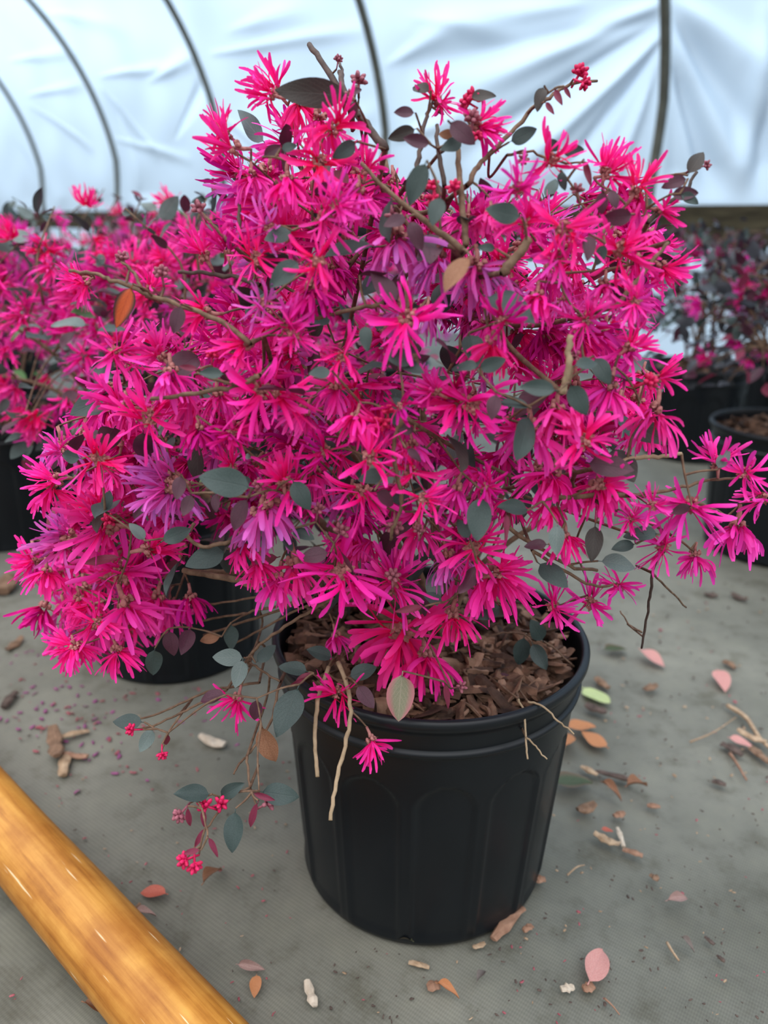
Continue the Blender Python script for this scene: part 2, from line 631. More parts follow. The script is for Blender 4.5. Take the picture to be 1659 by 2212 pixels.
def sheet(name, v0, v1, nv):
    s = np.linspace(-15.5, 2.2, 900)
    v = np.linspace(v0, v1, nv)
    S, Vv = np.meshgrid(s, v)
    D = sheet_disp(S, Vv)
    ph = np.clip((Vv - AZ0) / AR, 0, None)
    inn = AR * (1 - np.cos(ph))
    z = np.where(Vv < AZ0, Vv, AZ0 + AR * np.sin(ph))
    nn = WD + 0.035 - inn + D * np.cos(ph)              # the film lies on the outside of the hoops
    z = z + D * np.sin(ph)
    P = S[..., None] * np.array(WT) + nn[..., None] * np.array(WN) + z[..., None] * np.array([0, 0, 1.0])
    V = P.reshape(-1, 3)
    ns = len(s)
    idx = np.arange(nv * ns).reshape(nv, ns)
    Fq = np.stack([idx[:-1, :-1], idx[1:, :-1], idx[1:, 1:], idx[:-1, 1:]], -1).reshape(-1, 4)
    g = Geo()
    g.v = [V]; g.n = len(V); g.f = Fq.tolist(); g.m = [0] * len(Fq)
    g.uv = [np.stack([S, Vv], -1).reshape(-1, 2)]
    o = link(name, g.mesh(name, [PLASTIC]))
    o['kind'] = 'structure'
    return o


VS = AZ0 + AR * math.radians(50)
sheet('wall_back', 0.0, VS, 200)
sheet('ceiling', VS, AZ0 + AR * math.radians(96), 90)

# ground cloth, gently uneven
s = np.linspace(-15.5, 2.2, 240)
q = np.linspace(-1.6, WD + 0.06, 130)
S, Q = np.meshgrid(s, q)
Z = np.zeros_like(S) - 0.0015
r_ = np.random.default_rng(5)
for i in range(24):
    fx, fy = r_.normal(0, 6, 2)
    Z += 0.0007 * np.sin(fx * S + fy * Q + r_.uniform(0, 6.28)) / (1 + 0.05 * math.hypot(fx, fy))
P = S[..., None] * np.array(WT) + Q[..., None] * np.array(WN) + Z[..., None] * np.array([0, 0, 1.0])
g = Geo()
idx = np.arange(S.size).reshape(S.shape)
Fq = np.stack([idx[:-1, :-1], idx[:-1, 1:], idx[1:, 1:], idx[1:, :-1]], -1).reshape(-1, 4)
g.v = [P.reshape(-1, 3)]; g.n = S.size; g.f = Fq.tolist(); g.m = [0] * len(Fq); g.uv = [np.stack([S, Q], -1).reshape(-1, 2)]
link('floor', g.mesh('floor', [floor_mat()]))['kind'] = 'structure'

# wooden board along the foot of the film
g = Geo()
bz0, bz1, bt = 0.525, 0.690, 0.028
V = []
for sx in np.linspace(-15.5, 2.2, 40):
    for (dn, z) in ((-bt, bz0), (-bt + 0.003, bz1 - 0.003), (-bt + 0.006, bz1), (0.0, bz1), (0.0, bz0)):
        p = WT * sx + WN * (WD + 0.012 + dn) + Vector((0, 0, z + 0.004 * math.sin(sx * 1.3)))
        V.append(tuple(p))
Fc = []
for i in range(39):
    for k in range(5):
        k2 = (k + 1) % 5
        Fc.append((i * 5 + k, (i + 1) * 5 + k, (i + 1) * 5 + k2, i * 5 + k2))
Fc += [(0, 1, 2, 3, 4), tuple(39 * 5 + k for k in (4, 3, 2, 1, 0))]
g.add(V, Fc)
link('baseboard_back', g.mesh('baseboard_back', [BOARD], False))['kind'] = 'structure'

HOOP_LABELS = [
    None,
    'steel greenhouse hoop rising almost straight above the shrub, beside the fanned creases in the film',
    'steel greenhouse hoop bending up directly behind the top of the big pink shrub',
    'steel greenhouse hoop whose foot ends just beside the left shoulder of the big pink shrub',
    'steel greenhouse hoop second from the left edge, curving up the white film',
    'steel greenhouse hoop furthest away, cut off by the left edge of the photo',
    None,
]
for k, (s_, lab) in enumerate(zip(HOOP_S, HOOP_LABELS)):
    if lab is None:
        continue
    pts = [WT * s_ + WN * (WD - 0.024 - 0.016) + Vector((0, 0, 0.0))]
    pts.append(WT * s_ + WN * (WD - 0.040) + Vector((0, 0, 0.5)))
    for i in range(33):
        ph = math.radians(i * 3)
        pts.append(WT * s_ + WN * (WD + 0.008 - AR * (1 - math.cos(ph)) - 0.048 * max(0, 1 - i / 3)) + Vector((0, 0, AZ0 + AR * math.sin(ph) - 0.0)))
    g = Geo()
    tube(g, pts, 0.023, 0.023, 14)
    o = link('greenhouse_hoop', g.mesh('greenhouse_hoop', [STEEL]))
    tag(o, lab, 'hoop', 'greenhouse hoops')


# ------------------------------------------------------------------ plant pieces
def petal(g, d, L, W, curl_dir, curl, twist, u, base, nseg=7, matn=0):
    """a strap petal from base along d, bending toward curl_dir"""
    d = d.normalized()
    p = Vector(base)
    side = d.cross(Vector((random.gauss(0, 1), random.gauss(0, 1), random.gauss(0, 1)))).normalized()
    V, U = [], []
    step = L / nseg
    wob = random.uniform(-0.13, 0.13)
    wob2 = random.uniform(2, 5); woa = random.uniform(0.0, 0.26)
    for i in range(nseg + 1):
        t = i / nseg
        wd = W * (0.55 + 0.5 * min(1, t * 2.2)) * (1 if t < 0.83 else math.sqrt(max(0.26, 1 - ((t - 0.83) / 0.185) ** 2)))
        nrm = d.cross(side).normalized()
        sd_ = (side * math.cos(twist * t) + nrm * math.sin(twist * t)).normalized()
        nn = d.cross(sd_).normalized()
        V += [p - sd_ * wd * 0.5, p + nn * wd * 0.22, p + sd_ * wd * 0.5]
        U += [(u, t)] * 3
        d = (d + curl_dir * (curl * (0.35 + t) / nseg) + side * wob + nrm * woa * math.sin(wob2 * t * 2 + wob * 40)).normalized()
        side = (side - d * side.dot(d)).normalized()
        p = p + d * step
    Fc = []
    for i in range(nseg):
        a = i * 3
        Fc += [(a, a + 1, a + 4, a + 3), (a + 1, a + 2, a + 5, a + 4)]
    g.add([tuple(x) for x in V], Fc, U, matn)


def flower_geo(kind, npet, nseg=7, L=0.023, W=0.0025):
    """flower head at the origin opening along +Z, unit = metres at petal length about 23 mm"""
    g = Geo()
    nfl = max(3, npet // 4)
    for k in range(nfl):
        a = 2 * math.pi * (k + random.uniform(-0.3, 0.3)) / nfl
        rr = random.uniform(0.001, 0.0045)
        b0 = Vector((rr * math.cos(a), rr * math.sin(a), random.uniform(0, 0.004)))
        for j in range(4):
            az = a + random.gauss(0, 0.75)
            if kind == 'star':
                pol = math.radians(random.uniform(48, 104)); cdir = Vector((0, 0, -1)); cu = random.uniform(-0.7, 0.7)
            elif kind == 'brush':
                pol = math.radians(abs(random.gauss(0, 40)) + 6); cdir = Vector((math.cos(az), math.sin(az), 0)); cu = random.uniform(-0.3, 0.8)
            else:  # droop: out of the calyx and then falling together
                pol = math.radians(random.uniform(25, 88)); cdir = Vector((0, 0, 1)); cu = random.uniform(0.9, 2.2)
            d = Vector((math.sin(pol) * math.cos(az), math.sin(pol) * math.sin(az), math.cos(pol)))
            petal(g, d, L * random.uniform(0.62, 1.18), W * random.uniform(0.8, 1.2), cdir, cu, random.uniform(-1.2, 1.2),
                  random.random(), b0, nseg)
    return g


def calyx_geo():
    g = Geo()
    for k in range(6):
        a = 2 * math.pi * k / 6 + random.uniform(-0.3, 0.3)
        rr = random.uniform(0.0015, 0.004)
        c = Vector((rr * math.cos(a), rr * math.sin(a), random.uniform(-0.003, 0.001)))
        blob(g, c, 0.0017, 0, (1, 1, 1.3), n=6, m=4, jit=0.15)
        for j in range(4):
            az = a + j * math.pi / 2 + random.uniform(-.3, .3)
            d = Vector((math.cos(az), math.sin(az), random.uniform(-0.2, 0.9))).normalized()
            sdv = d.cross(Vector((0, 0, 1))).normalized()
            p0 = c + d * 0.0008; p1 = c + d * 0.0036
            g.add([tuple(p0 - sdv * .0008), tuple(p0 + sdv * .0008), tuple((p0 + p1) / 2 + sdv * .0011), tuple(p1), tuple((p0 + p1) / 2 - sdv * .0011)],
                  [(0, 1, 2, 3, 4)], [(0.5, 0)] * 5)
    tube(g, [(0, 0, -0.011), (0.0005, 0, -0.006), (0, 0, -0.002)], 0.0011, 0.0016, 6)
    return g


FLW, FLWG = {}, {}
CALG = [calyx_geo() for _ in range(3)]
CALM = [c.mesh('calyx', [CALYX]) for c in CALG]
NV = 4
for kind, np_ in (('star', 24), ('brush', 24), ('droop', 32)):
    for tone in range(4):
        for v in range(NV):
            gg = flower_geo(kind, np_ + random.randint(-4, 5), W=0.0026 if tone != 2 else 0.0023)
            FLWG[kind, tone, v] = gg
            FLW[kind, tone, v] = gg.mesh(f'petals_{kind}', [PET[tone]])


def leaf_geo(fold=0.25, droop=0.3, wid=0.64, nl=10, nw=4, point=1.0, wav=0.03):
    """unit-long leaf from the origin along +Y, upper face +Z"""
    g = Geo()
    V, U, Fc = [], [], []
    ph = random.uniform(0, 6)
    for i in range(nl + 1):
        t = i / nl
        w_ = wid * 0.5 * (math.sin(math.pi * t ** 0.86) ** 0.66) * (1 - 0.22 * point * t) if 0 < i < nl else 0.012
        y = t - 0.08 * droop * t * t
        z0 = -droop * t * t * 0.42
        for j in range(-nw // 2, nw // 2 + 1):
            x = j / (nw / 2)
            V.append((x * w_ * math.cos(fold), y, z0 + abs(x) * w_ * math.sin(fold) + wav * math.sin(7 * t + ph + x) * abs(x)))
            U.append((x, t))
    c = nw + 1
    for i in range(nl):
        for j in range(nw):
            a = i * c + j
            Fc.append((a, a + 1, a + c + 1, a + c))
    g.add(V, Fc, U)
    V2 = []
    tube(g, [(0, -0.10, 0.0), (0, -0.04, 0.004), (0, 0.03, 0.0)], 0.016, 0.014, 5)
    return g


LFG = [leaf_geo(0.12, 0.2), leaf_geo(0.3, 0.4), leaf_geo(0.2, 0.6, 0.6), leaf_geo(0.4, 0.3, 0.6), leaf_geo(0.08, -0.2, 0.66)]
LFN = leaf_geo(0.35, 0.35, 0.40)
LFC = leaf_geo(0.95, 0.9, 0.62, wav=0.06)
LFM = {}


def leaf_mesh(colour, v):
    k = (colour, v)
    if k not in LFM:
        gg = LFG[v] if isinstance(v, int) else {'n': LFN, 'c': LFC}[v]
        LFM[k] = gg.mesh('leaf_' + LEAF[colour].name, [LEAF[colour]])
    return LFM[k]


def bud_geo(nb):
    g = Geo()
    for i in range(nb):
        th = i * 2.4
        ph = math.acos(1 - 1.35 * (i + 0.5) / nb)
        d = Vector((math.sin(ph) * math.cos(th), math.sin(ph) * math.sin(th), math.cos(ph)))
        rt = d.to_track_quat('Z', 'Y')
        blob(g, d * 0.0042 + Vector((0, 0, 0.002)), 0.0020, 0, (0.9, 0.9, 1.45), rt, 7, 5, 0.08)
        tube(g, [(0, 0, 0), tuple(d * 0.003 + Vector((0, 0, 0.001)))], 0.0007, 0.0010, 5, 0)
    tube(g, [(0, 0, -0.010), (0, 0, 0.001)], 0.0009, 0.0011, 5, 0)
    return g


BUDG = [bud_geo(8), bud_geo(11)]
BUDMESH = {}
for i_, bg_ in enumerate(BUDG):
    BUDMESH['m', i_] = bg_.mesh('bud_cluster', [BUDM])
    BUDMESH['h', i_] = bg_.mesh('bud_cluster', [BUDH])


def axis_quat(d, spin):
    return Vector(d).to_track_quat('Z', 'Y') @ Quaternion((0, 0, 1), spin)


# ------------------------------------------------------------------ pots
PR, PRB, PH = 0.139, 0.1165, 0.245


def pot_meshes():
    npan = 13

    def panel(th, i, z):
        """arched flutes pressed into the wall"""
        zt = 0.178
        if z > zt + 0.012 or z < 0.012: return 0.0
        pitch = 2 * math.pi / npan
        a = (th + 0.12) % pitch - pitch / 2
        x = a / (pitch * 0.42)                         # -1..1 inside a panel
        rad = pitch * 0.42 * 0.125                     # metres, radius of the arch
        if z > zt - rad:
            k = math.sqrt(max(0, 1 - ((z - (zt - rad)) / rad) ** 2))
            if k < 0.02: return 0.0
            e_ = abs(x) - k
        else:
            e_ = abs(x) - 1
        t = min(1, max(0, (-e_) / 0.16))
        t = t * t * (3 - 2 * t)
        lip = math.exp(-(e_ / 0.09) ** 2) * 0.0006
        return -0.0022 * t + lip * (1 if z < zt else 0.5)

    prof = [(0.0, 0.004), (PRB - 0.012, 0.004), (PRB - 0.006, 0.0), (PRB - 0.001, 0.002), (PRB, 0.006)]
    zs = np.concatenate([np.linspace(0.012, 0.145, 22), np.linspace(0.150, 0.205, 26)])

    def rw(z): return PRB + (0.1305 - PRB) * z / 0.208
    for z in zs:
        prof.append((rw(z), z))
    prof += [(rw(.208), 0.207), (rw(.21) + .0024, 0.2085), (rw(.21) + .0040, 0.2105), (rw(.21) + .0044, 0.2125), (rw(.21) + .0034, 0.2142), (rw(.21) + .0014, 0.2152), (0.1322, 0.2162), (0.1335, 0.231)]
    g = Geo()
    lathe(g, prof, 312, 0, panel)
    gi = Geo()
    lathe(gi, [(0.1335, 0.229), (0.1348, 0.2325), (0.1375, 0.2350), (0.1392, 0.2385), (0.1392, 0.2425), (0.1375, 0.2450), (0.1345, 0.2452), (0.1325, 0.2435),
               (0.1318, 0.238), (0.1300, 0.21), (0.1290, 0.195)], 160)
    return g.mesh('pot_wall', [BLACK]), gi.mesh('pot_rim', [BLACK])


POTM, RIMM = pot_meshes()


def chip(g, c, L, W, T, q, matn=0, n=5, sides=6):
    V, U = [], []
    bend = random.uniform(-0.25, 0.25) * L
    ph = random.uniform(0, 6)
    for i in range(n):
        t = i / (n - 1)
        k = (0.35 + 0.7 * math.sin(math.pi * (0.10 + 0.78 * t)) ** 0.7) * random.uniform(0.72, 1.2)
        for s_ in range(sides):
            th = 2 * math.pi * s_ / sides + 0.2 * math.sin(ph + 3 * t)
            p = Vector(((t - 0.5) * L, W * 0.5 * k * math.cos(th), T * 0.5 * k * math.sin(th) * random.uniform(0.45, 1.35) + bend * (t - 0.5) ** 2 * 2))
            p = q @ p
            V.append((p.x + c[0], p.y + c[1], p.z + c[2])); U.append((t, s_ / sides))
    Fc = []
    for i in range(n - 1):
        for s_ in range(sides):
            s2 = (s_ + 1) % sides
            Fc.append((i * sides + s_, i * sides + s2, (i + 1) * sides + s2, (i + 1) * sides + s_))
    Fc += [tuple(range(sides))[::-1], tuple((n - 1) * sides + k for k in range(sides))]
    g.add(V, Fc, U, matn)


def mulch_mesh(nchip, top=0.222):
    g = Geo()
    prof = [(0.1295, top - 0.008), (0.115, top - 0.004), (0.09, top), (0.06, top + .003), (0.03, top + .005), (0.0, top + .006)]
    lathe(g, prof, 48, 1)
    for i in range(nchip):
        r = 0.121 * math.sqrt(random.random())
        a = random.uniform(0, 6.283)
        L = random.uniform(0.010, 0.036)
        r = min(r, 0.126 - L * 0.4)
        z = top + 0.003 + random.uniform(0, 0.012) - 0.03 * max(0, r - 0.09)
        q = Quaternion((0, 0, 1), random.uniform(0, 6.28)) @ Quaternion((0, 1, 0), random.gauss(0, 0.30)) @ Quaternion((1, 0, 0), random.gauss(0, 0.6))
        chip(g, (r * math.cos(a), r * math.sin(a), z), L, L * random.uniform(0.22, 0.5), random.uniform(0.002, 0.005), q, random.choice((0, 0, 2, 3)))
    return g.mesh('bark_mulch', [MULCH, SOIL, MULCHL, MULCHD], False)


MULCH_MAIN = mulch_mesh(950)
MULCH_BACK = mulch_mesh(220)


def potted_base(root, mul):
    p = link('pot', POTM, root)
    link('pot_rim', RIMM, p)
    m_ = link('bark_mulch', mul, root)
    m_['kind'] = 'stuff'
    return p


# ------------------------------------------------------------------ the big shrub
BASE = Vector((0.0419, 0.606, 0.0))
ROOT = empty('potted_shrub', BASE)
tag(ROOT, 'large shrub covered in hot pink fringe blossoms in the ribbed black pot up front', 'shrub')
pot_o = potted_base(ROOT, MULCH_MAIN)
pot_o.rotation_euler.z = -1.62
EC = np.array([0.035, 0.635, 0.475])
ER = np.array([0.37, 0.20, 0.225])


def surf(px, py, k=1.0):
    """depth of the crown's front surface along a sight line (k scales the crown)"""
    d = np.array(ray(px, py))
    o = (np.array(CAM) - EC) / (ER * k)
    dd = d / (ER * k)
    a = dd @ dd; b = 2 * o @ dd; c = o @ o - 1
    disc = b * b - 4 * a * c
    t = (-b - math.sqrt(disc)) / (2 * a) if disc > 0 else -b / (2 * a) - 0.02
    return t


# flowers seen one by one: centre x, y, petal length in photo pixels, way it opens, tone (0 hot, 1 magenta, 2 faded, 3 deep)
# way: 's' faces the viewer, 'd' hangs, number = brush pointing that way (0 right, 90 up)
FL = [
    (600, 195, 72, 125, 0), (645, 222, 74, 'd', 0), (690, 252, 78, 'd', 0), (722, 276, 78, 's', 0), (588, 205, 60, 165, 0),
    (505, 318, 76, 175, 0), (488, 292, 62, 112, 0), (545, 378, 62, 'd', 1), (690, 352, 84, 's', 0), (620, 385, 70, 'd', 0),
    (775, 412, 66, 'd', 1), (792, 368, 58, 75, 0), (730, 442, 66, 's', 1), (700, 470, 74, 's', 1), (582, 488, 60, 's', 2),
    (440, 552, 70, 122, 0), (492, 545, 55, 100, 3), (555, 556, 72, 's', 0), (685, 566, 76, 's', 0), (672, 622, 78, 'd', 3),
    (178, 598, 52, 172, 0), (186, 612, 46, 215, 0), (325, 622, 46, 60, 0), (447, 676, 74, 178, 0), (566, 656, 58, 's', 2), (618, 702, 64, 's', 1),
    (945, 216, 66, 110, 0), (948, 222, 46, -30, 0), (1032, 272, 62, 35, 0), (1035, 278, 64, -12, 0), (1190, 346, 76, 's', 0), (1308, 368, 66, 75, 0),
    (1312, 378, 60, 10, 0), (1116, 408, 66, 's', 1), (1372, 410, 70, 60, 0), (1378, 424, 66, 'd', 1), (1424, 454, 54, -8, 0),
    (1136, 480, 72, 's', 0), (1220, 496, 88, 's', 0), (1340, 540, 84, 's', 0), (1372, 558, 68, -55, 0),
    (860, 512, 104, 'd', 2), (946, 556, 84, 'd', 2), (1030, 576, 100, 'd', 2), (1060, 462, 66, 'd', 1), (1010, 470, 60, 'd', 1),
    (1180, 590, 70, 'd', 1), (880, 688, 98, 's', 0), (862, 668, 66, 'd', 2), (920, 672, 66, 'd', 2), (1160, 640, 68, 'd', 0), (1205, 560, 64, 's', 1),
    (1305, 614, 64, 'd', 1), (1372, 650, 60, 's', 1), (1432, 576, 62, -30, 0), (1065, 736, 76, 'd', 0), (1266, 690, 64, 's', 1), (1214, 648, 34, 'd', 2),
    (252, 764, 74, 's', 1), (370, 800, 76, 'd', 1), (350, 770, 66, 130, 1), (532, 744, 78, 205, 0), (566, 842, 98, 's', 0), (600, 850, 88, -10, 0), (325, 900, 88, 's', 0),
    (266, 876, 76, 170, 0), (238, 836, 62, 195, 1), (470, 852, 64, 'd', 1), (725, 836, 66, 'd', 1), (740, 768, 64, 's', 0), (636, 726, 62, 's', 1),
    (432, 925, 60, 'd', 3), (500, 935, 56, 's', 3), (700, 972, 60, 's', 3), (826, 916, 56, 195, 0), (865, 880, 52, 's', 3), (800, 986, 76, 's', 0),
    (136, 976, 52, 160, 1), (215, 992, 76, 's', 0), (122, 1036, 68, 185, 0), (112, 1050, 62, 'd', 0), (372, 1030, 92, 150, 2), (366, 1050, 88, 190, 2),
    (370, 1056, 84, 'd', 2), (500, 1008, 58, 92, 0), (612, 1040, 76, 100, 0), (628, 1052, 80, 's', 0), (782, 1062, 90, 's', 0),
    (582, 1086, 108, 'd', 2), (560, 1110, 90, 'd', 2), (522, 1172, 62, 'd', 0), (236, 1136, 98, 178, 1), (210, 1100, 66, 110, 0), (140, 1172, 80, 195, 2), (152, 1154, 70, 165, 2),
    (76, 1212, 56, 195, 0), (100, 1232, 60, 'd', 0), (264, 1232, 102, 's', 1), (322, 1186, 84, 10, 0), (172, 1292, 58, 'd', 0), (196, 1308, 60, 200, 0),
    (272, 1306, 98, 'd', 1), (340, 1290, 74, 'd', 1), (412, 1288, 60, 'd', 3), (160, 1392, 62, 188, 0), (164, 1396, 56, 'd', 0), (252, 1402, 62, 'd', 0), (204, 1346, 58, 's', 0),
    (735, 1236, 116, 's', 0), (636, 1216, 96, 'd', 1), (600, 1250, 80, 'd', 1), (848, 1256, 90, 80, 1), (850, 1262, 88, 's', 1), (868, 1360, 124, 's', 0),
    (870, 1366, 108, 'd', 0), (918, 1412, 82, 'd', 0), (1022, 1186, 84, 's', 0), (966, 1202, 72, 'd', 2), (906, 1142, 76, 'd', 1), (1066, 1242, 94, 'd', 0),
    (1076, 1236, 70, 20, 0), (976, 1326, 82, 'd', 0), (726, 1372, 52, 'd', 1), (727, 1496, 66, 's', 0), (802, 1598, 60, -70, 0), (514, 1508, 58, -105, 0),
    (1016, 872, 98, 's', 0), (996, 872, 90, 150, 0), (940, 846, 62, 152, 1), (886, 1016, 74, 's', 0), (890, 962, 62, 'd', 1), (916, 1076, 62, 's', 0),
    (986, 1056, 76, 'd', 1), (1050, 1052, 50, 's', 3), (1146, 922, 96, 'd', 1), (1120, 930, 70, 195, 1), (1202, 880, 84, 'd', 1), (1262, 950, 84, 's', 0), (1195, 1020, 90, 'd', 0),
    (1290, 1046, 88, 'd', 0), (1300, 1046, 70, 20, 0), (1184, 1092, 58, 'd', 0), (1222, 1156, 58, 'd', 0), (1316, 832, 82, 'd', 1), (1355, 756, 72, -110, 1), (1360, 750, 64, 40, 0),
    (1420, 816, 60, 22, 0), (1416, 886, 92, 'd', 1), (1490, 1092, 88, 's', 1), (1592, 1132, 90, 'd', 1), (1550, 1004, 62, 92, 1), (1610, 1022, 64, 's', 1),
    (1432, 1182, 62, 's', 1), (1500, 1198, 58, 'd', 1), (1410, 1092, 52, 's', 1), (1362, 1122, 44, 's', 1), (1648, 1075, 60, 200, 1), (1196, 1310, 62, 's', 1),
    (1276, 1302, 68, 's', 1), (1338, 1266, 52, 's', 1), (560, 1212, 62, 'd', 0), (770, 900, 66, 'd', 0), (655, 890, 70, 'd', 1), (1090, 690, 66, 's', 3),
]
KN = {'s': 'star', 'd': 'droop'}


def flower_pose(x, y, ln, way, off=0.0):
    d = surf(x, y) + off
    P = at(x, y, d)
    view = (CAM - P).normalized()
    if way == 's':
        if off < 0.03:
            d -= 0.014
            P = at(x, y, d)
        ax = (view + Vector((random.gauss(0, .2), random.gauss(0, .15), random.gauss(0.08, .2)))).normalized()
        kind = 'star'
    elif way == 'd':
        ax = (Vector((0, 0, -1)) + view * random.uniform(0.0, 0.45) + CR * random.gauss(0, 0.15)).normalized()
        kind = 'droop'
    else:
        a = math.radians(way)
        ax = (CR * math.cos(a) + CU * math.sin(a) + view * random.uniform(0.05, 0.5)).normalized()
        kind = 'brush'
    return P, ax, kind, ln * d / FPX / 0.0225


TARGETS = []            # points a twig has to reach: (position, backward direction)
inst = []
for (x, y, ln, way, tone) in FL:
    P, ax, kind, sc = flower_pose(x, y, ln, way, random.uniform(-0.012, 0.012))
    inst.append((ln, P, ax, kind, tone, sc))
    TARGETS.append((P - ax * 0.011 * sc, ax))
inst.sort(key=lambda t: -t[0])
blos = [Geo() for _ in range(4)]
blos_cal = Geo()
for i, (ln, P, ax, kind, tone, sc) in enumerate(inst):
    v = random.randrange(NV)
    q = axis_quat(ax, random.uniform(0, 6.28))
    c = random.randrange(3)
    if i < 100:
        o = link('flower', FLW[kind, tone, v], ROOT, P - BASE, q, sc)
        link('calyx', CALM[c], o)
    else:
        mt = Matrix.LocRotScale(P - BASE, q, Vector((sc,) * 3))
        blos[tone].merge(FLWG[kind, tone, v], mt)
        blos_cal.merge(CALG[c], mt)

# the mass of blossom further in: hangs in the crown's own volume
POLY = [(470, 330), (560, 250), (700, 250), (830, 370), (1000, 440), (1200, 420), (1400, 420), (1430, 600), (1360, 700), (1400, 880), (1320, 980), (1270, 1060),
        (1080, 1100), (1040, 1220), (960, 1290), (640, 1260), (520, 1160), (430, 1200), (340, 1370), (170, 1370), (130, 1250), (80, 1180), (120, 960),
        (250, 840), (330, 720), (520, 640), (430, 560)]


def inside(x, y, poly=POLY):
    r = False
    j = len(poly) - 1
    for i in range(len(poly)):
        xi, yi = poly[i]; xj, yj = poly[j]
        if (yi > y) != (yj > y) and x < (xj - xi) * (y - yi) / (yj - yi) + xi:
            r = not r
        j = i
    return r


def in_crown(lo, hi):
    while True:
        v = rng.normal(size=3); v /= np.linalg.norm(v)
        r = rng.uniform(lo ** 3, hi ** 3) ** (1 / 3)
        p = Vector(EC + ER * v * r * np.array([1.0, 1.15, 1.05]))
        x, y, d = project(p)
        if p.z > 0.27 and inside(x, y):
            return p, Vector(v), x, y


for i in range(340):
    p, v, x, y = in_crown(0.25, 0.82)
    deep = (p - CAM).dot(_f) - surf(x, y)
    ax = (Vector(v) * 0.8 + Vector((0, 0, -0.75)) + Vector(rng.normal(size=3) * 0.3)).normalized()
    kind = random.choice(['droop', 'droop', 'star', 'brush'])
    tone = random.choices([0, 1, 2, 3], [2, 3, 1, 5])[0]  # leans to the deep tone: shade inside the crown put into petal colour
    sc = random.uniform(0.75, 1.12)
    mt = Matrix.LocRotScale(p - BASE, axis_quat(ax, random.uniform(0, 6.28)), Vector((sc,) * 3))
    blos[tone].merge(FLWG[kind, tone, random.randrange(NV)], mt)
    if i % 2 == 0:
        blos_cal.merge(CALG[random.randrange(3)], mt)
    TARGETS.append((p - ax * 0.011, ax))
for poly, cnt, dmax in (([(120, 940), (330, 900), (420, 1150), (360, 1370), (160, 1400), (40, 1230), (60, 1060)], 46, 0.14),
                        ([(330, 700), (620, 620), (640, 900), (260, 960), (180, 860)], 26, 0.12),
                        ([(1180, 760), (1400, 740), (1440, 900), (1330, 1060), (1160, 1010)], 14, 0.10),
                        ([(600, 280), (830, 330), (1000, 480), (700, 600), (540, 480)], 26, 0.12),
                        ([(1000, 520), (1400, 450), (1400, 640), (1280, 760), (980, 720)], 26, 0.12)):
    xs = [q_[0] for q_ in poly]; ys = [q_[1] for q_ in poly]
    k = 0
    while k < cnt:
        x, y = random.uniform(min(xs), max(xs)), random.uniform(min(ys), max(ys))
        if not inside(x, y, poly):
            continue
        k += 1
        P, ax, kind, sc = flower_pose(x, y, random.uniform(58, 78), random.choice(['d', 'd', 's', random.uniform(0, 360)]), random.uniform(0.04, dmax))
        sc = min(1.15, sc)
        tone = random.choices([0, 1, 2, 3], [3, 4, 1, 3])[0]
        mt = Matrix.LocRotScale(P - BASE, axis_quat(ax, random.uniform(0, 6.28)), Vector((sc,) * 3))
        blos[tone].merge(FLWG[kind, tone, random.randrange(NV)], mt)
        blos_cal.merge(CALG[random.randrange(3)], mt)
        TARGETS.append((P - ax * 0.011 * sc, ax))
bg_all = Geo()
for t in range(4):
    if blos[t].n:
        bg_all.merge(blos[t], Matrix.Identity(4), t)
bg_all.merge(blos_cal, Matrix.Identity(4), 4)
o = link('blossom', bg_all.mesh('blossom', PET + [CALYX]), ROOT)
o['kind'] = 'stuff'

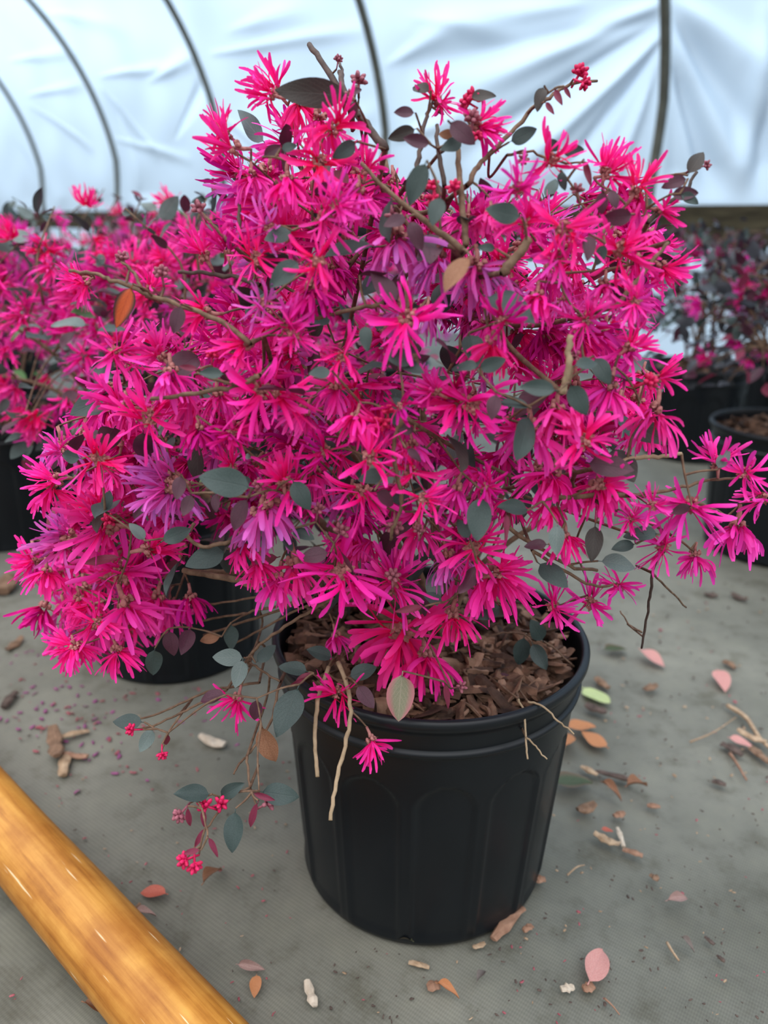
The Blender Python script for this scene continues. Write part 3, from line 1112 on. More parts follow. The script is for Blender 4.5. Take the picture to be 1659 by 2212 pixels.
# leaves seen one by one: middle x, y, length px, tip direction, colour, depth offset
LV = [
    (668, 200, 156, 176, 'D', -.015), (745, 325, 62, 215, 'G', 0), (590, 325, 46, 30, 'P', 0), (625, 318, 34, 10, 'G', 0), (770, 196, 30, 20, 'P', 0), (764, 240, 34, -100, 'P', 0),
    (906, 188, 52, 160, 'D', 0), (1046, 206, 54, 10, 'D', 0), (872, 242, 44, 175, 'P', 0), (866, 290, 62, 200, 'D', 0), (898, 304, 58, 165, 'P', 0), (963, 290, 36, 180, 'B', 0),
    (1000, 288, 70, -40, 'P', -.01), (975, 314, 52, 200, 'G', 0), (900, 400, 92, -112, 'G', -.02), (942, 456, 66, -105, 'G', -.015), (1086, 460, 74, 168, 'G', -.015),
    (1132, 292, 58, 25, 'G', 0), (1240, 325, 46, 5, 'G', 0), (1192, 312, 40, 150, 'G', 0), (1215, 392, 40, -80, 'G', 0), (1166, 212, 52, -110, 'D', 0), (1206, 210, 42, -62, 'R', 0),
    (1188, 234, 34, -55, 'R', 0), (1226, 200, 28, -60, 'R', 0), (1270, 376, 56, -75, 'R', 0), (1506, 346, 62, 58, 'D', 0), (1456, 394, 52, 195, 'P', 0), (1482, 418, 58, 5, 'P', 0),
    (1492, 430, 44, -25, 'G', 0), (1300, 440, 46, -90, 'P', 0), (1326, 430, 42, -70, 'P', 0), (1330, 470, 66, 190, 'P', 0), (1272, 536, 56, -90, 'P', -.01), (1297, 552, 44, -110, 'G', 0),
    (900, 510, 66, -65, 'P', -.012), (852, 478, 52, 200, 'P', 0), (984, 592, 96, -128, 'B', -.03), (1050, 534, 38, 170, 'G', 0), (612, 592, 84, -140, 'G', -.01), (600, 510, 60, 200, 'G', .01),
    (266, 666, 92, -112, 'O', -.01), (382, 692, 60, -105, 'P', -.005), (215, 792, 58, 175, 'G', 0), (690, 806, 48, 190, 'G', -.01), (455, 806, 52, 175, 'G', -.01), (406, 794, 40, 170, 'R', -.01),
    (790, 730, 56, -90, 'G', 0), (862, 772, 66, 170, 'G', 0), (890, 792, 60, -10, 'G', 0), (1000, 790, 64, 175, 'G', 0), (1066, 786, 62, 20, 'G', 0), (1160, 838, 76, 172, 'G', -.02),
    (1250, 864, 72, -62, 'G', -.015), (1270, 784, 56, 12, 'G', -.015), (1302, 802, 66, -60, 'G', 0), (1112, 872, 64, 165, 'G', 0), (1066, 880, 56, -100, 'P', -.01), (482, 1040, 112, 168, 'G', -.03),
    (150, 986, 54, 170, 'G', 0), (232, 1080, 44, 80, 'G', 0), (296, 1146, 48, 130, 'L', -.02), (384, 1154, 66, 25, 'G', -.02), (442, 1206, 88, -160, 'G', -.015), (404, 1092, 48, -110, 'P', -.02),
    (466, 1088, 40, -90, 'P', -.02), (386, 1054, 50, -100, 'P', -.02), (516, 1114, 76, -118, 'P', -.02), (216, 1210, 78, 188, 'R', -.03), (652, 1072, 72, -60, 'G', 0), (656, 1154, 52, -20, 'G', 0),
    (676, 1200, 64, 190, 'P', -.01), (800, 1030, 62, 190, 'G', 0), (834, 1078, 66, -35, 'P', -.01), (896, 984, 42, -40, 'P', -.012), (874, 926, 44, 160, 'P', 0), (1034, 1122, 92, -95, 'G', -.01),
    (1108, 1096, 76, 172, 'G', 0), (1094, 1140, 58, -88, 'R', -.01), (1156, 1176, 48, 180, 'P', 0), (1202, 1166, 66, -95, 'L', -.02), (1196, 1242, 82, -38, 'G', -.01), (1282, 1176, 78, -95, 'D', 0),
    (1340, 1216, 78, -5, 'L', 0), (1382, 1152, 70, 178, 'G', 0), (1564, 990, 46, 60, 'L', .01), (882, 1316, 62, 190, 'R', -.03), (934, 1292, 44, 160, 'G', 0), (1050, 1322, 66, 200, 'G', 0),
    (690, 1410, 58, 160, 'G', 0), (632, 1442, 62, 165, 'G', -.01), (786, 1450, 62, 20, 'G', 0), (790, 1506, 56, -55, 'P', -.01), (864, 1506, 104, -96, 'V', -.03), (966, 1506, 58, -78, 'R', -.01),
    (640, 1476, 48, -150, 'R', -.01), (655, 1462, 40, 200, 'R', -.01), (622, 1540, 108, -112, 'G', -.01), (490, 1420, 66, 178, 'L', 0), (516, 1456, 58, -105, 'L', 0), (576, 1412, 50, 40, 'G', 0),
    (456, 1506, 60, 190, 'P', 0), (552, 1536, 50, -95, 'P', 0), (580, 1612, 92, -72, 'B', .0), (414, 1714, 78, 178, 'G', 0), (502, 1706, 62, 30, 'G', .005), (606, 1716, 78, -8, 'G', 0),
    (504, 1800, 84, -95, 'G', 0), (546, 1764, 64, -110, 'R', -.01), (572, 1722, 50, -20, 'R', -.01), (430, 1812, 48, -120, 'R', 0), (462, 1832, 48, -62, 'R', -.005), (412, 1840, 40, 190, 'R', 0),
    (408, 1768, 50, -85, 'R', 0), (440, 1770, 40, -80, 'R', 0), (1160, 1362, 62, 120, 'G', .06), (1126, 1410, 68, -100, 'G', .07), (1166, 1420, 62, -62, 'G', .06), (1076, 1472, 62, 190, 'P', .07),
    (332, 1430, 62, -95, 'G', .02), (370, 1392, 60, -80, 'P', .02), (402, 1386, 62, -110, 'P', .02), (452, 1380, 46, 190, 'B', .03), (500, 1376, 56, -90, 'G', .03), (276, 1560, 60, 180, 'G', .02),
    (316, 1600, 50, -120, 'L', .02), (360, 1600, 40, -100, 'R', .01), (1345, 1180, 50, 190, 'G', 0), (1470, 1100, 40, 200, 'P', 0), (1000, 1140, 50, 120, 'G', .01),
]
leaves = []
for (x, y, ln, a, colour, off) in LV:
    d = surf(x, y) + off - 0.020
    an = math.radians(a)
    dirv = CR * math.cos(an) + CU * math.sin(an)
    P = at(x, y, d)
    view = (CAM - P).normalized()
    tl = random.gauss(0, 0.28)
    dirv = (dirv + view * tl).normalized()
    nrm = (view * 1.0 + Vector((0, 0, 0.30)) + Vector((random.gauss(0, .25), random.gauss(0, .25), random.gauss(0, .2))))
    xax = dirv.cross(nrm).normalized()
    nrm = xax.cross(dirv).normalized()
    R = Matrix((xax, dirv, nrm)).transposed()
    L = ln * d / FPX
    P0 = P - dirv * L * 0.5
    leaves.append((ln, P0, R.to_quaternion(), L, colour))
    TARGETS.append((P0 - dirv * L * 0.1, dirv))
leaves.sort(key=lambda t: -t[0])
LKEY = list('GLPRDOBVYS')
fol = Geo()


def fol_add(g, P, q, L, colour, v=None, sx=1.0):
    g.merge(LFG[random.randrange(5)] if v is None else v, Matrix.LocRotScale(P, q, Vector((L * sx, L, L))), LKEY.index(colour))


for i, (ln, P0, q, L, colour) in enumerate(leaves):
    if i < 100:
        v = 'n' if colour == 'R' else random.randrange(5)
        if colour == 'B': v = 3
        sx = 0.78 if colour in 'RO' else 1.0
        if colour == 'D' and ln > 120: v = 0; sx = 0.66
        o = link('leaf', leaf_mesh(colour, v), ROOT, P0 - BASE, q, (L * sx, L, L))
        lb = {'O': 'orange dying leaf with a dark edge', 'V': 'pale variegated leaf with a pink edge', 'B': 'dry brown leaf', 'R': 'young red leaf'}.get(colour)
        if lb: o['label'] = lb
    else:
        fol_add(fol, P0 - BASE, q, L, colour, LFN if colour == 'R' else None)


def rand_leaf_q(out):
    d = (Vector(out) + Vector(rng.normal(size=3)) * 0.7 + Vector((0, 0, -0.15))).normalized()
    n_ = Vector((0, 0, 1)) + Vector(rng.normal(size=3)) * 0.5
    xa = d.cross(n_).normalized()
    return Matrix((xa, d, xa.cross(d).normalized())).transposed().to_quaternion(), d


for i in range(620):
    p, v, x, y = in_crown(0.15, 0.95)
    q, d = rand_leaf_q(v)
    L = random.uniform(0.016, 0.032)
    fol_add(fol, p - BASE, q, L, random.choices('GPRLD', [6, 5, 1, 1, 2])[0])
    if i % 4 == 0:
        TARGETS.append((p - d * L * .1, d))
o = link('foliage', fol.mesh('foliage', [LEAF[k] for k in LKEY]), ROOT)
o['kind'] = 'stuff'

# clusters of closed buds
BD = [
    (775, 180, 'm', 90, 1.2), (760, 205, 'm', 200, .8), (1250, 162, 'h', 60, 1.2), (1258, 178, 'h', -20, 1.0), (1018, 214, 'h', 60, 1.2), (1012, 222, 'h', 150, 1.0), (1020, 262, 'm', 90, 1.2),
    (1026, 290, 'h', -40, .9), (936, 408, 'h', 110, 1.0), (936, 424, 'h', -100, 1.1), (982, 412, 'h', 100, 1.1), (432, 456, 'm', 120, 1.1), (266, 562, 'm', 120, 1.0), (350, 595, 'm', 100, 1.1),
    (686, 1106, 'm', 80, 1.1), (734, 1152, 'm', 60, 1.3), (852, 1130, 'm', -90, 1.3), (1500, 358, 'm', 40, .9), (1522, 358, 'm', 20, .7), (566, 1050, 'm', 160, 1.1), (458, 770, 'h', 90, .9),
    (392, 1756, 'm', -130, 1.2), (448, 1742, 'h', 160, 1.3), (472, 1738, 'h', 20, 1.2), (575, 1736, 'm', 30, 1.3), (404, 1856, 'h', 200, 1.2), (420, 1864, 'h', -90, 1.2), (992, 1484, 'm', 10, 1.1),
    (288, 1576, 'h', 180, 1.0), (1396, 826, 'h', 20, 1.2), (826, 906, 'h', -90, 1.2), (838, 892, 'h', 90, 1.0), (350, 1626, 'h', -90, .9), (846, 462, 'm', -90, .9), (1246, 770, 'm', 150, .8),
    (232, 1128, 'h', 60, 1.2), (848, 1250, 'm', 90, 1.3), (905, 1150, 'm', 90, .9), (1130, 340, 'm', -90, .8), (730, 132, 'm', 80, .7), (1320, 470, 'm', 60, .9), (1248, 415, 'm', 100, .9),
]
for (x, y, k, a, sc) in BD:
    d = surf(x, y) - 0.012
    P = at(x, y, d)
    an = math.radians(a)
    ax = (CR * math.cos(an) + CU * math.sin(an) + (CAM - P).normalized() * 0.5).normalized()
    link('bud_cluster', BUDMESH[k, random.randrange(2)], ROOT, P - BASE, axis_quat(ax, random.uniform(0, 6)), sc * 0.66)
    TARGETS.append((P - ax * 0.0063 * sc, ax))

# stems: the main ones rise out of the mulch
NODES = []          # (position, path length)


def add_nodes(pts):
    acc = 0
    for i, p in enumerate(pts):
        if i: acc += np.linalg.norm(np.array(pts[i]) - np.array(pts[i - 1]))
        NODES.append((np.array(p), acc))


B3 = np.array([BASE.x, BASE.y + 0.015, 0.226])


def stem(path, r0, r1, m_, n=8, sides=8):
    pts = catmull(path, n)
    pts = [p + rng.normal(size=3) * 0.00035 if 0 < i < len(pts) - 1 else p for i, p in enumerate(pts)]
    g = Geo()
    tube(g, [p - np.array(BASE) for p in pts], r0, r1, sides, 0, 0.08)
    o = link('branch', g.mesh('branch', [m_]), ROOT)
    return o, pts


STEMS = [
    ((1005, 520), .66, .0052, .0030), ((830, 330), .66, .0055, .0030), ((560, 640), .62, .0050, .0024), ((330, 880), .60, .0050, .0022), ((400, 1236), .60, .0052, .0030),
    ((1240, 860), .63, .0048, .0026), ((1290, 1060), .63, .0042, .0022), ((800, 1130), .55, .0042, .0020), ((1330, 600), .68, .0045, .0022), ((700, 900), .56, .0045, .0022),
]
for k, ((x, y), d, r0, r1) in enumerate(STEMS):
    T = np.array(at(x, y, d + 0.05))
    r0 *= 0.8; r1 *= 0.75
    a = 2 * math.pi * k / len(STEMS)
    b = B3 + np.array([0.022 * math.cos(a), 0.022 * math.sin(a), -0.004])
    m1 = b + (T - b) * 0.35 + np.array([0, 0, 0.025])
    m2 = b + (T - b) * 0.7 + np.array([0, 0, 0.018])
    _, pts = stem([b, m1, m2, T], r0, r1, TWIG)
    add_nodes(pts)

# branches the photo shows: outer end first, radius outer -> inner, material
BR = [
    ([(668, 96), (706, 150), (745, 210), (790, 268), (832, 322)], .0022, .0032, TWIGD, 0),
    ([(733, 155), (738, 178), (752, 218)], .0018, .0020, TWIGD, 0),
    ([(730, 128), (738, 150), (740, 180)], .0010, .0014, TWIGD, 0),
    ([(770, 185), (765, 215), (775, 250)], .0010, .0014, TWIGD, 0),
    ([(780, 352), (830, 405), (890, 455), (950, 500), (1000, 540)], .0013, .0024, TWIG, -.02),
    ([(1290, 175), (1240, 180), (1195, 205), (1150, 236), (1090, 300), (1040, 350), (1010, 400)], .0010, .0020, TWIG, 0),
    ([(990, 322), (994, 400), (1002, 470), (1006, 530)], .0018, .0026, TWIG, -.01),
    ([(934, 222), (918, 262), (908, 330), (896, 370)], .0012, .0020, TWIGD, 0),
    ([(944, 270), (948, 330), (960, 400)], .0014, .0018, TWIGD, 0),
    ([(1016, 270), (985, 300), (950, 330)], .0010, .0014, TWIGD, 0),
    ([(1142, 518), (1118, 552), (1084, 590)], .0030, .0036, TWIG, -.02),
    ([(1233, 724), (1229, 770), (1224, 812), (1215, 850)], .0021, .0026, TWIGP, -.02),
    ([(1444, 524), (1410, 565), (1380, 602), (1330, 662)], .0013, .0018, TWIG, -.01),
    ([(1505, 372), (1480, 410), (1440, 440), (1400, 480)], .0011, .0018, TWIGD, 0),
    ([(1270, 352), (1210, 350), (1150, 330), (1095, 335)], .0007, .0011, TWIG, 0),
    ([(150, 585), (205, 592), (240, 604), (330, 640), (400, 664), (470, 690), (540, 742)], .0012, .0020, TWIG, -.015),
    ([(262, 566), (290, 590), (305, 622)], .0009, .0012, TWIG, -.015),
    ([(432, 458), (460, 486), (490, 520)], .0010, .0014, TWIG, 0),
    ([(516, 430), (518, 470), (518, 520)], .0012, .0014, TWIGD, .01),
    ([(386, 588), (440, 590), (500, 598), (560, 615)], .0013, .0018, TWIGD, .01),
    ([(318, 862), (370, 856), (420, 850), (510, 834), (560, 812)], .0014, .0019, TWIG, -.02),
    ([(425, 805), (470, 822), (520, 832)], .0009, .0013, TWIG, -.02),
    ([(640, 695), (700, 682), (760, 668), (830, 655)], .0011, .0017, TWIG, 0),
    ([(1472, 980), (1420, 986), (1370, 990), (1300, 1008)], .0014, .0018, TWIGP, 0),
    ([(1386, 1400), (1396, 1340), (1404, 1290), (1412, 1226), (1440, 1180)], .0011, .0014, TWIGD, .01),
    ([(1482, 1312), (1450, 1280), (1412, 1240)], .0008, .0010, TWIG, .01),
    ([(1340, 1320), (1360, 1350), (1386, 1366)], .0007, .0009, TWIG, .01),
    ([(844, 1166), (848, 1140), (868, 1090), (858, 1030), (850, 960), (870, 900)], .0012, .0017, TWIG, -.02),
    ([(396, 1232), (440, 1240), (500, 1252), (580, 1270), (680, 1270)], .0026, .0034, TWIG, .01),
    ([(420, 1130), (405, 1160), (440, 1180), (500, 1170)], .0014, .0018, TWIG, -.015),
    ([(430, 1342), (500, 1330), (560, 1318), (640, 1300)], .0010, .0015, TWIG, .04),
    ([(440, 1372), (520, 1346), (600, 1320), (680, 1290)], .0012, .0016, TWIG, .05),
    ([(400, 1310), (480, 1302), (560, 1290), (680, 1270)], .0009, .0014, TWIG, .04),
    ([(500, 1395), (580, 1350), (660, 1310), (740, 1280)], .0010, .0014, TWIG, .04),
    ([(538, 1440), (536, 1425), (548, 1405), (590, 1372), (662, 1326), (720, 1290)], .0010, .0017, TWIG, .0),
    ([(605, 1472), (570, 1452), (540, 1430)], .0010, .0012, TWIG, .0),
    ([(505, 1672), (518, 1650), (536, 1630), (568, 1590), (592, 1540), (600, 1490)], .0009, .0014, TWIG, .0),
    ([(542, 1706), (536, 1670), (534, 1632)], .0010, .0012, TWIG, .0),
    ([(406, 1852), (432, 1810), (468, 1760), (505, 1716), (540, 1702)], .0007, .0011, TWIG, -.004),
    ([(290, 1576), (330, 1568), (380, 1545), (430, 1520), (490, 1490)], .0009, .0013, TWIG, .01),
    ([(268, 1558), (330, 1545), (400, 1515), (460, 1490), (560, 1475)], .0009, .0013, TWIG, .02),
    ([(350, 1620), (366, 1580), (390, 1545)], .0007, .0010, TWIG, .01),
    ([(686, 1678), (681, 1620), (682, 1560), (690, 1500), (710, 1440)], .0017, .0021, TWIGP, -.005),
    ([(714, 1772), (726, 1690), (745, 1610), (756, 1552), (750, 1480), (730, 1430)], .0016, .0022, TWIGP, -.01),
    ([(1140, 1640), (1136, 1600), (1132, 1540), (1120, 1510)], .0008, .0011, TWIGP, .01),
    ([(1182, 1640), (1156, 1612), (1136, 1592)], .0007, .0009, TWIGP, .01),
    ([(1240, 1586), (1205, 1556), (1170, 1524), (1140, 1515)], .0008, .0011, TWIGP, .01),
    ([(1290, 1232), (1230, 1222), (1160, 1180), (1100, 1140)], .0013, .0017, TWIG, 0),
    ([(1050, 1376), (1110, 1366), (1180, 1390), (1240, 1440)], .0008, .0011, TWIG, .07),
    ([(1600, 1140), (1560, 1110), (1500, 1085), (1420, 1075), (1330, 1070), (1200, 1075)], .0012, .0021, TWIG, 0),
    ([(1600, 1030), (1520, 1040), (1440, 1060), (1360, 1070)], .0010, .0016, TWIG, 0),
    ([(1510, 1195), (1440, 1150), (1380, 1120), (1300, 1090)], .0010, .0016, TWIG, 0),
    ([(1350, 1260), (1290, 1265), (1230, 1240), (1150, 1190)], .0010, .0014, TWIG, 0),
    ([(1180, 1320), (1230, 1300), (1280, 1280)], .0008, .0010, TWIG, 0),
    ([(540, 1880), (538, 1878)], .0003, .0003, TWIG, 0),
]
tw = Geo()


def twig(a, b, ra, rb, sag=0.0):
    a = np.array(a); b = np.array(b)
    L = np.linalg.norm(b - a)
    m1 = a + (b - a) * 0.45 + np.array([0, 0, sag * L]) + rng.normal(size=3) * L * 0.03
    pts = catmull([a, m1, b], 4)
    tube(tw, [p - np.array(BASE) for p in pts], ra, rb, 5, 0, 0.1, False)
    base = None
    return pts


for (px, r0, r1, m_, off) in BR[:-1]:
    d0 = surf(*px[0]) + off; d1 = surf(*px[-1]) + off
    n_ = len(px)
    path = [np.array(at(x, y, d0 + (d1 - d0) * i / (n_ - 1))) for i, (x, y) in enumerate(px)]
    r0 *= 0.82; r1 *= 0.8
    _, pts = stem(path, r0, r1, m_, 5, 7)
    # its inner end runs on to the nearest main stem
    e_ = path[-1]
    best = min(NODES, key=lambda nd: np.linalg.norm(nd[0] - e_) + 0.25 * nd[1] - 0.5 * min(0.05, max(-0.1, nd[0][1] - e_[1])))
    mid_ = best[0] + (e_ - best[0]) * 0.5 + np.array([0, 0.035, -0.01])
    cp = catmull([best[0], mid_, e_], 6)
    tube(tw, [p - np.array(BASE) for p in cp], min(r1, 0.0016), min(r1, 0.0016), 6, 0, 0.06, False)
    acc = best[1]
    seq = cp + pts[::-1]
    for i in range(1, len(seq)):
        acc += np.linalg.norm(seq[i] - seq[i - 1])
        NODES.append((seq[i], acc))

NP = np.array([n_[0] for n_ in NODES]); NL = np.array([n_[1] for n_ in NODES])
TARGETS.sort(key=lambda t: (np.array(t[0]) - B3) @ (np.array(t[0]) - B3))
for (P, ax) in TARGETS:
    P = np.array(P)
    dv = P - NP
    dist = np.linalg.norm(dv, axis=1) + 1e-6
    align = (dv @ np.array(ax)) / dist
    cost = dist * (1.25 - 0.3 * align) + 0.12 * NL
    j = int(np.argmin(cost))
    if dist[j] < 0.002:
        continue
    pts = twig(NP[j], P, 0.0008 + 0.003 * min(0.15, dist[j]), 0.0006, 0.03)
    acc = NL[j]
    newp, newl = [], []
    for i in range(1, len(pts)):
        acc += np.linalg.norm(pts[i] - pts[i - 1])
        if i % 2 == 0:
            newp.append(pts[i]); newl.append(acc)
    NP = np.concatenate([NP, np.array(newp)]); NL = np.concatenate([NL, np.array(newl)])
o = link('twigs', tw.mesh('twigs', [TWIG]), ROOT)
o['kind'] = 'stuff'


# ------------------------------------------------------------------ the shrubs behind
def crown_set(seed, cz, rad, nfl, nlf, leafw, tones, nstuff, spiky):
    """returns placements for one background shrub, local to its pot's foot"""
    r = np.random.default_rng(seed)
    rr = random.Random(seed)
    C = np.array([0, 0, cz]); Rv = np.array(rad)
    fl, tw_, fg, st = [], Geo(), Geo(), [Geo() for _ in range(4)]
    b = np.array([0, 0, 0.226])

    def pt(lo, hi):
        v = r.normal(size=3); v /= np.linalg.norm(v)
        v[2] = abs(v[2]) if v[2] < -0.55 else v[2]
        k = r.uniform(lo ** 3, hi ** 3) ** (1 / 3) * (1 + 0.18 * math.sin(3 * math.atan2(v[1], v[0]) + seed))
        return C + Rv * v * k, v
    main = []
    for k in range(9):
        p, v = pt(0.75, 0.98)
        p[2] = max(p[2], cz)
        m_ = b + (p - b) * 0.5 + np.array([0, 0, 0.05])
        cp = catmull([b + r.normal(size=3) * [0.02, 0.02, 0], m_, p], 7)
        tube(tw_, cp, 0.0042, 0.0016, 6, 0, 0.08)
        main += cp[4:]
    for k in range(spiky):                      # thin shoots poking out of the top
        p, v = pt(0.85, 0.95)
        p[2] = cz + Rv[2] * r.uniform(0.75, 0.95)
        tip = p + np.array([r.normal() * 0.03, r.normal() * 0.03, r.uniform(0.03, 0.075)])
        tube(tw_, catmull([p - [0, 0, .05], p, tip], 4), 0.0016, 0.0008, 5)
        for q in range(5):
            k_ = r.uniform(0.2, 1.0)
            vv = r.normal(size=3); vv[2] = abs(vv[2])
            qn, d = rand_leaf_q(vv)
            fol_add(fg, Vector(p + (tip - p) * k_), qn, r.uniform(0.012, 0.020), rr.choices('GPR', [3, 2, 2])[0])
    main = np.array(main)

    def conn(p):
        j = int(np.argmin(np.linalg.norm(main - p, axis=1)))
        tube(tw_, catmull([main[j], (main[j] + p) / 2 + np.array([0, 0, .01]), p], 3), 0.0013, 0.0008, 4, 0, 0, False)
    for k in range(nfl + nstuff):
        p, v = pt(0.62, 1.0)
        ax = Vector(v * 0.8 + np.array([0, 0, -0.6]) + r.normal(size=3) * 0.35).normalized()
        kind = rr.choice(['droop', 'droop', 'star', 'brush'])
        tone = rr.choices([0, 1, 2, 3], tones)[0]
        sc = r.uniform(0.85, 1.2)
        q = axis_quat(ax, r.uniform(0, 6.28))
        va = rr.randrange(NV)
        if k < nfl:
            fl.append((Vector(p), q, sc, kind, tone, va))
        else:
            st[tone].merge(FLWG[kind, tone, va], Matrix.LocRotScale(Vector(p), q, Vector((sc,) * 3)))
        if k % 2 == 0: conn(p - np.array(ax) * 0.01)
    for k in range(nlf):
        p, v = pt(0.45, 1.06)
        q, d = rand_leaf_q(v)
        fol_add(fg, Vector(p), q, r.uniform(0.020, 0.036), rr.choices(list(leafw), list(leafw.values()))[0])
        if k % 5 == 0: conn(p)
    sg = Geo()
    for t in range(4):
        if st[t].n: sg.merge(st[t], Matrix.Identity(4), t)
    return dict(fl=fl, stems=tw_.mesh('stems', [TWIG]), fol=fg.mesh('foliage', [LEAF[k] for k in LKEY]),
                blossom=sg.mesh('blossom', PET) if sg.n else None)


GREENS = {'G': 7, 'L': 3, 'Y': 1, 'P': 4, 'R': 1}
SLATES = {'S': 8, 'P': 4, 'G': 2, 'R': 1, 'L': 1}
SETS = {
    'pinkA': crown_set(11, 0.405, (0.25, 0.25, 0.182), 98, 380, GREENS, (5, 4, 1, 2), 120, 7),
    'pinkB': crown_set(12, 0.41, (0.25, 0.24, 0.182), 98, 380, GREENS, (5, 4, 1, 2), 120, 8),
    'darkA': crown_set(13, 0.40, (0.22, 0.22, 0.15), 40, 900, SLATES, (3, 4, 1, 4), 0, 3),
    'darkB': crown_set(14, 0.42, (0.22, 0.21, 0.16), 34, 900, SLATES, (3, 4, 1, 4), 0, 3),
}


def back_shrub(kind, x, y, rz, label, group, sz=1.0):
    S_ = SETS[kind]
    o = empty('potted_shrub', (x, y, 0))
    o.rotation_euler.z = rz
    o.scale = (1, 1, sz)
    tag(o, label, 'shrub', group)
    potted_base(o, MULCH_BACK)
    link('stems', S_['stems'], o)
    link('foliage', S_['fol'], o)['kind'] = 'stuff'
    if S_['blossom'] is not None:
        link('blossom', S_['blossom'], o)['kind'] = 'stuff'
    for (p, q, sc, kd, tone, va) in S_['fl']:
        link('flower', FLW[kd, tone, va], o, p, q, sc)
    return o


GP = 'pink flowering shrubs in rows behind'
GD = 'dark leaved shrubs in pots'
back_shrub('pinkA', -0.30, 1.00, 0.4, 'pink flowering shrub in a black pot just behind the low branches of the big shrub', GP)
back_shrub('pinkB', -0.74, 1.43, 2.1, 'pink flowering shrub whose black pot shows at the left edge of the photo', GP)
back_shrub('pinkB', -0.17, 1.62, 4.0, 'pink flowering shrub standing directly behind the pot nearest the big shrub', GP)
back_shrub('pinkA', -1.16, 2.0, 1.0, 'pink flowering shrub at the far left edge, a row behind the visible pot', GP)
back_shrub('pinkA', -0.60, 2.06, 3.0, 'pink flowering shrub in the third row, below the second hoop from the left', GP)
back_shrub('pinkB', -0.02, 2.08, 5.2, 'pink flowering shrub in the third row, hidden low behind the crown of the big shrub', GP)
back_shrub('pinkB', -1.30, 2.62, 0.2, 'pink flowering shrub of the fourth row seen under the leftmost hoops', GP)
back_shrub('pinkA', -0.66, 2.66, 2.4, 'pink flowering shrub of the fourth row beneath the middle of the white film', GP)
back_shrub('pinkA', -1.62, 3.20, 4.4, 'pink flowering shrub small in the distance below the leftmost hoop', GP)
back_shrub('pinkB', -1.00, 3.26, 1.7, 'pink flowering shrub small in the distance in front of the wooden board', GP)
back_shrub('darkA', 0.755, 1.405, 0.3, 'dark leaved shrub in the black pot whose rim and mulch show at the right edge', GD)
back_shrub('darkB', 0.84, 2.08, 2.2, 'dark leaved shrub in a shaded black pot tucked behind the rim at the right edge', GD)
back_shrub('darkA', 1.32, 1.86, 4.0, 'dark leaved shrub cut off by the right edge, behind the nearest pot there', GD)
back_shrub('darkB', 1.26, 2.44, 5.0, 'dark leaved shrub against the wooden board, the last before the white film', GD, 0.9)

# ------------------------------------------------------------------ pole
pa = ground(430, 2212, 0.0); pb = ground(0, 1775, 0.0)
PRAD = 0.0325
pa = ground(370, 2200, PRAD); pb = ground(0, 1776, PRAD)
pd = (pb - pa).normalized()
p0 = pa - pd * 0.30; p1 = pb + pd * 0.42
Lp = (p1 - p0).length
g = Geo()
prof = [(0.0, 0.0), (PRAD * 0.86, 0.0), (PRAD * 0.97, 0.004), (PRAD, 0.010)]
for i in range(1, 60):
    z = 0.01 + (Lp - 0.02) * i / 60
    prof.append((PRAD * (1 + 0.012 * math.sin(z * 9) + 0.006 * math.sin(z * 31)), z))
prof += [(PRAD, Lp - .01), (PRAD * .97, Lp - .004), (PRAD * .86, Lp), (0, Lp)]
lathe(g, prof, 40)
o = link('wooden_pole', g.mesh('wooden_pole', [pole_mat()]))
o.location = (p0.x, p0.y, PRAD + 0.001)
o.rotation_mode = 'QUATERNION'
o.rotation_quaternion = Vector((pd.x, pd.y, 0)).to_track_quat('Z', 'Y')
tag(o, 'thick varnished yellow wooden pole lying on the ground cloth', 'pole')


# ------------------------------------------------------------------ litter
def on_ground(x, y, ln, a):
    an = math.radians(a)
    A = ground(x - 0.5 * ln * math.cos(an), y + 0.5 * ln * math.sin(an))
    B = ground(x + 0.5 * ln * math.cos(an), y - 0.5 * ln * math.sin(an))
    return A, B


def fallen(x, y, ln, a, colour, label, v=1, roll=0.0, lift=0.0):
    A, B = on_ground(x, y, ln, a)
    d = (B - A)
    L = min(d.length, 0.05)
    d.z = 0; d.normalize()
    xa = d.cross(Vector((0, 0, 1))).normalized()
    R = Matrix((xa, d, Vector((0, 0, 1)))).transposed().to_quaternion() @ Quaternion((0, 1, 0), roll)
    mid_ = (A + B) / 2
    o = link('fallen_leaf', leaf_mesh(colour, v), None, None, R, (L, L, L))
    co = np.array([vv.co[:] for vv in o.data.vertices]) * L
    zz = co @ np.array(R.to_matrix()).T
    o.location = mid_ - d * L * 0.5 + Vector((0, 0, -zz[:, 2].min() + 0.0012 + lift))
    tag(o, label, 'leaf', 'fallen leaves on the ground cloth')
    return o


def bark(x, y, ln, a, colour, label, wr=0.32, name='bark_chip', lift=0.0, tilt=0.0):
    A, B = on_ground(x, y, ln, a)
    d = B - A
    L = min(d.length, 0.06)
    g = Geo()
    q = Quaternion((0, 0, 1), math.atan2(d.y, d.x)) @ Quaternion((0, 1, 0), -tilt)
    T = max(0.003, L * wr * 0.55)
    chip(g, (0, 0, 0), L, L * wr, T, q, 0, 7, 8)
    zmin = g.arrays()[0][:, 2].min()
    o = link(name, g.mesh(name, [BARK[colour]], False), None, (A + B) / 2 + Vector((0, 0, -zmin + 0.0008 + lift)))
    tag(o, label, 'bark' if name == 'bark_chip' else 'twig', 'bark chips on the ground cloth' if name == 'bark_chip' else 'fallen twigs on the ground cloth')
    return o


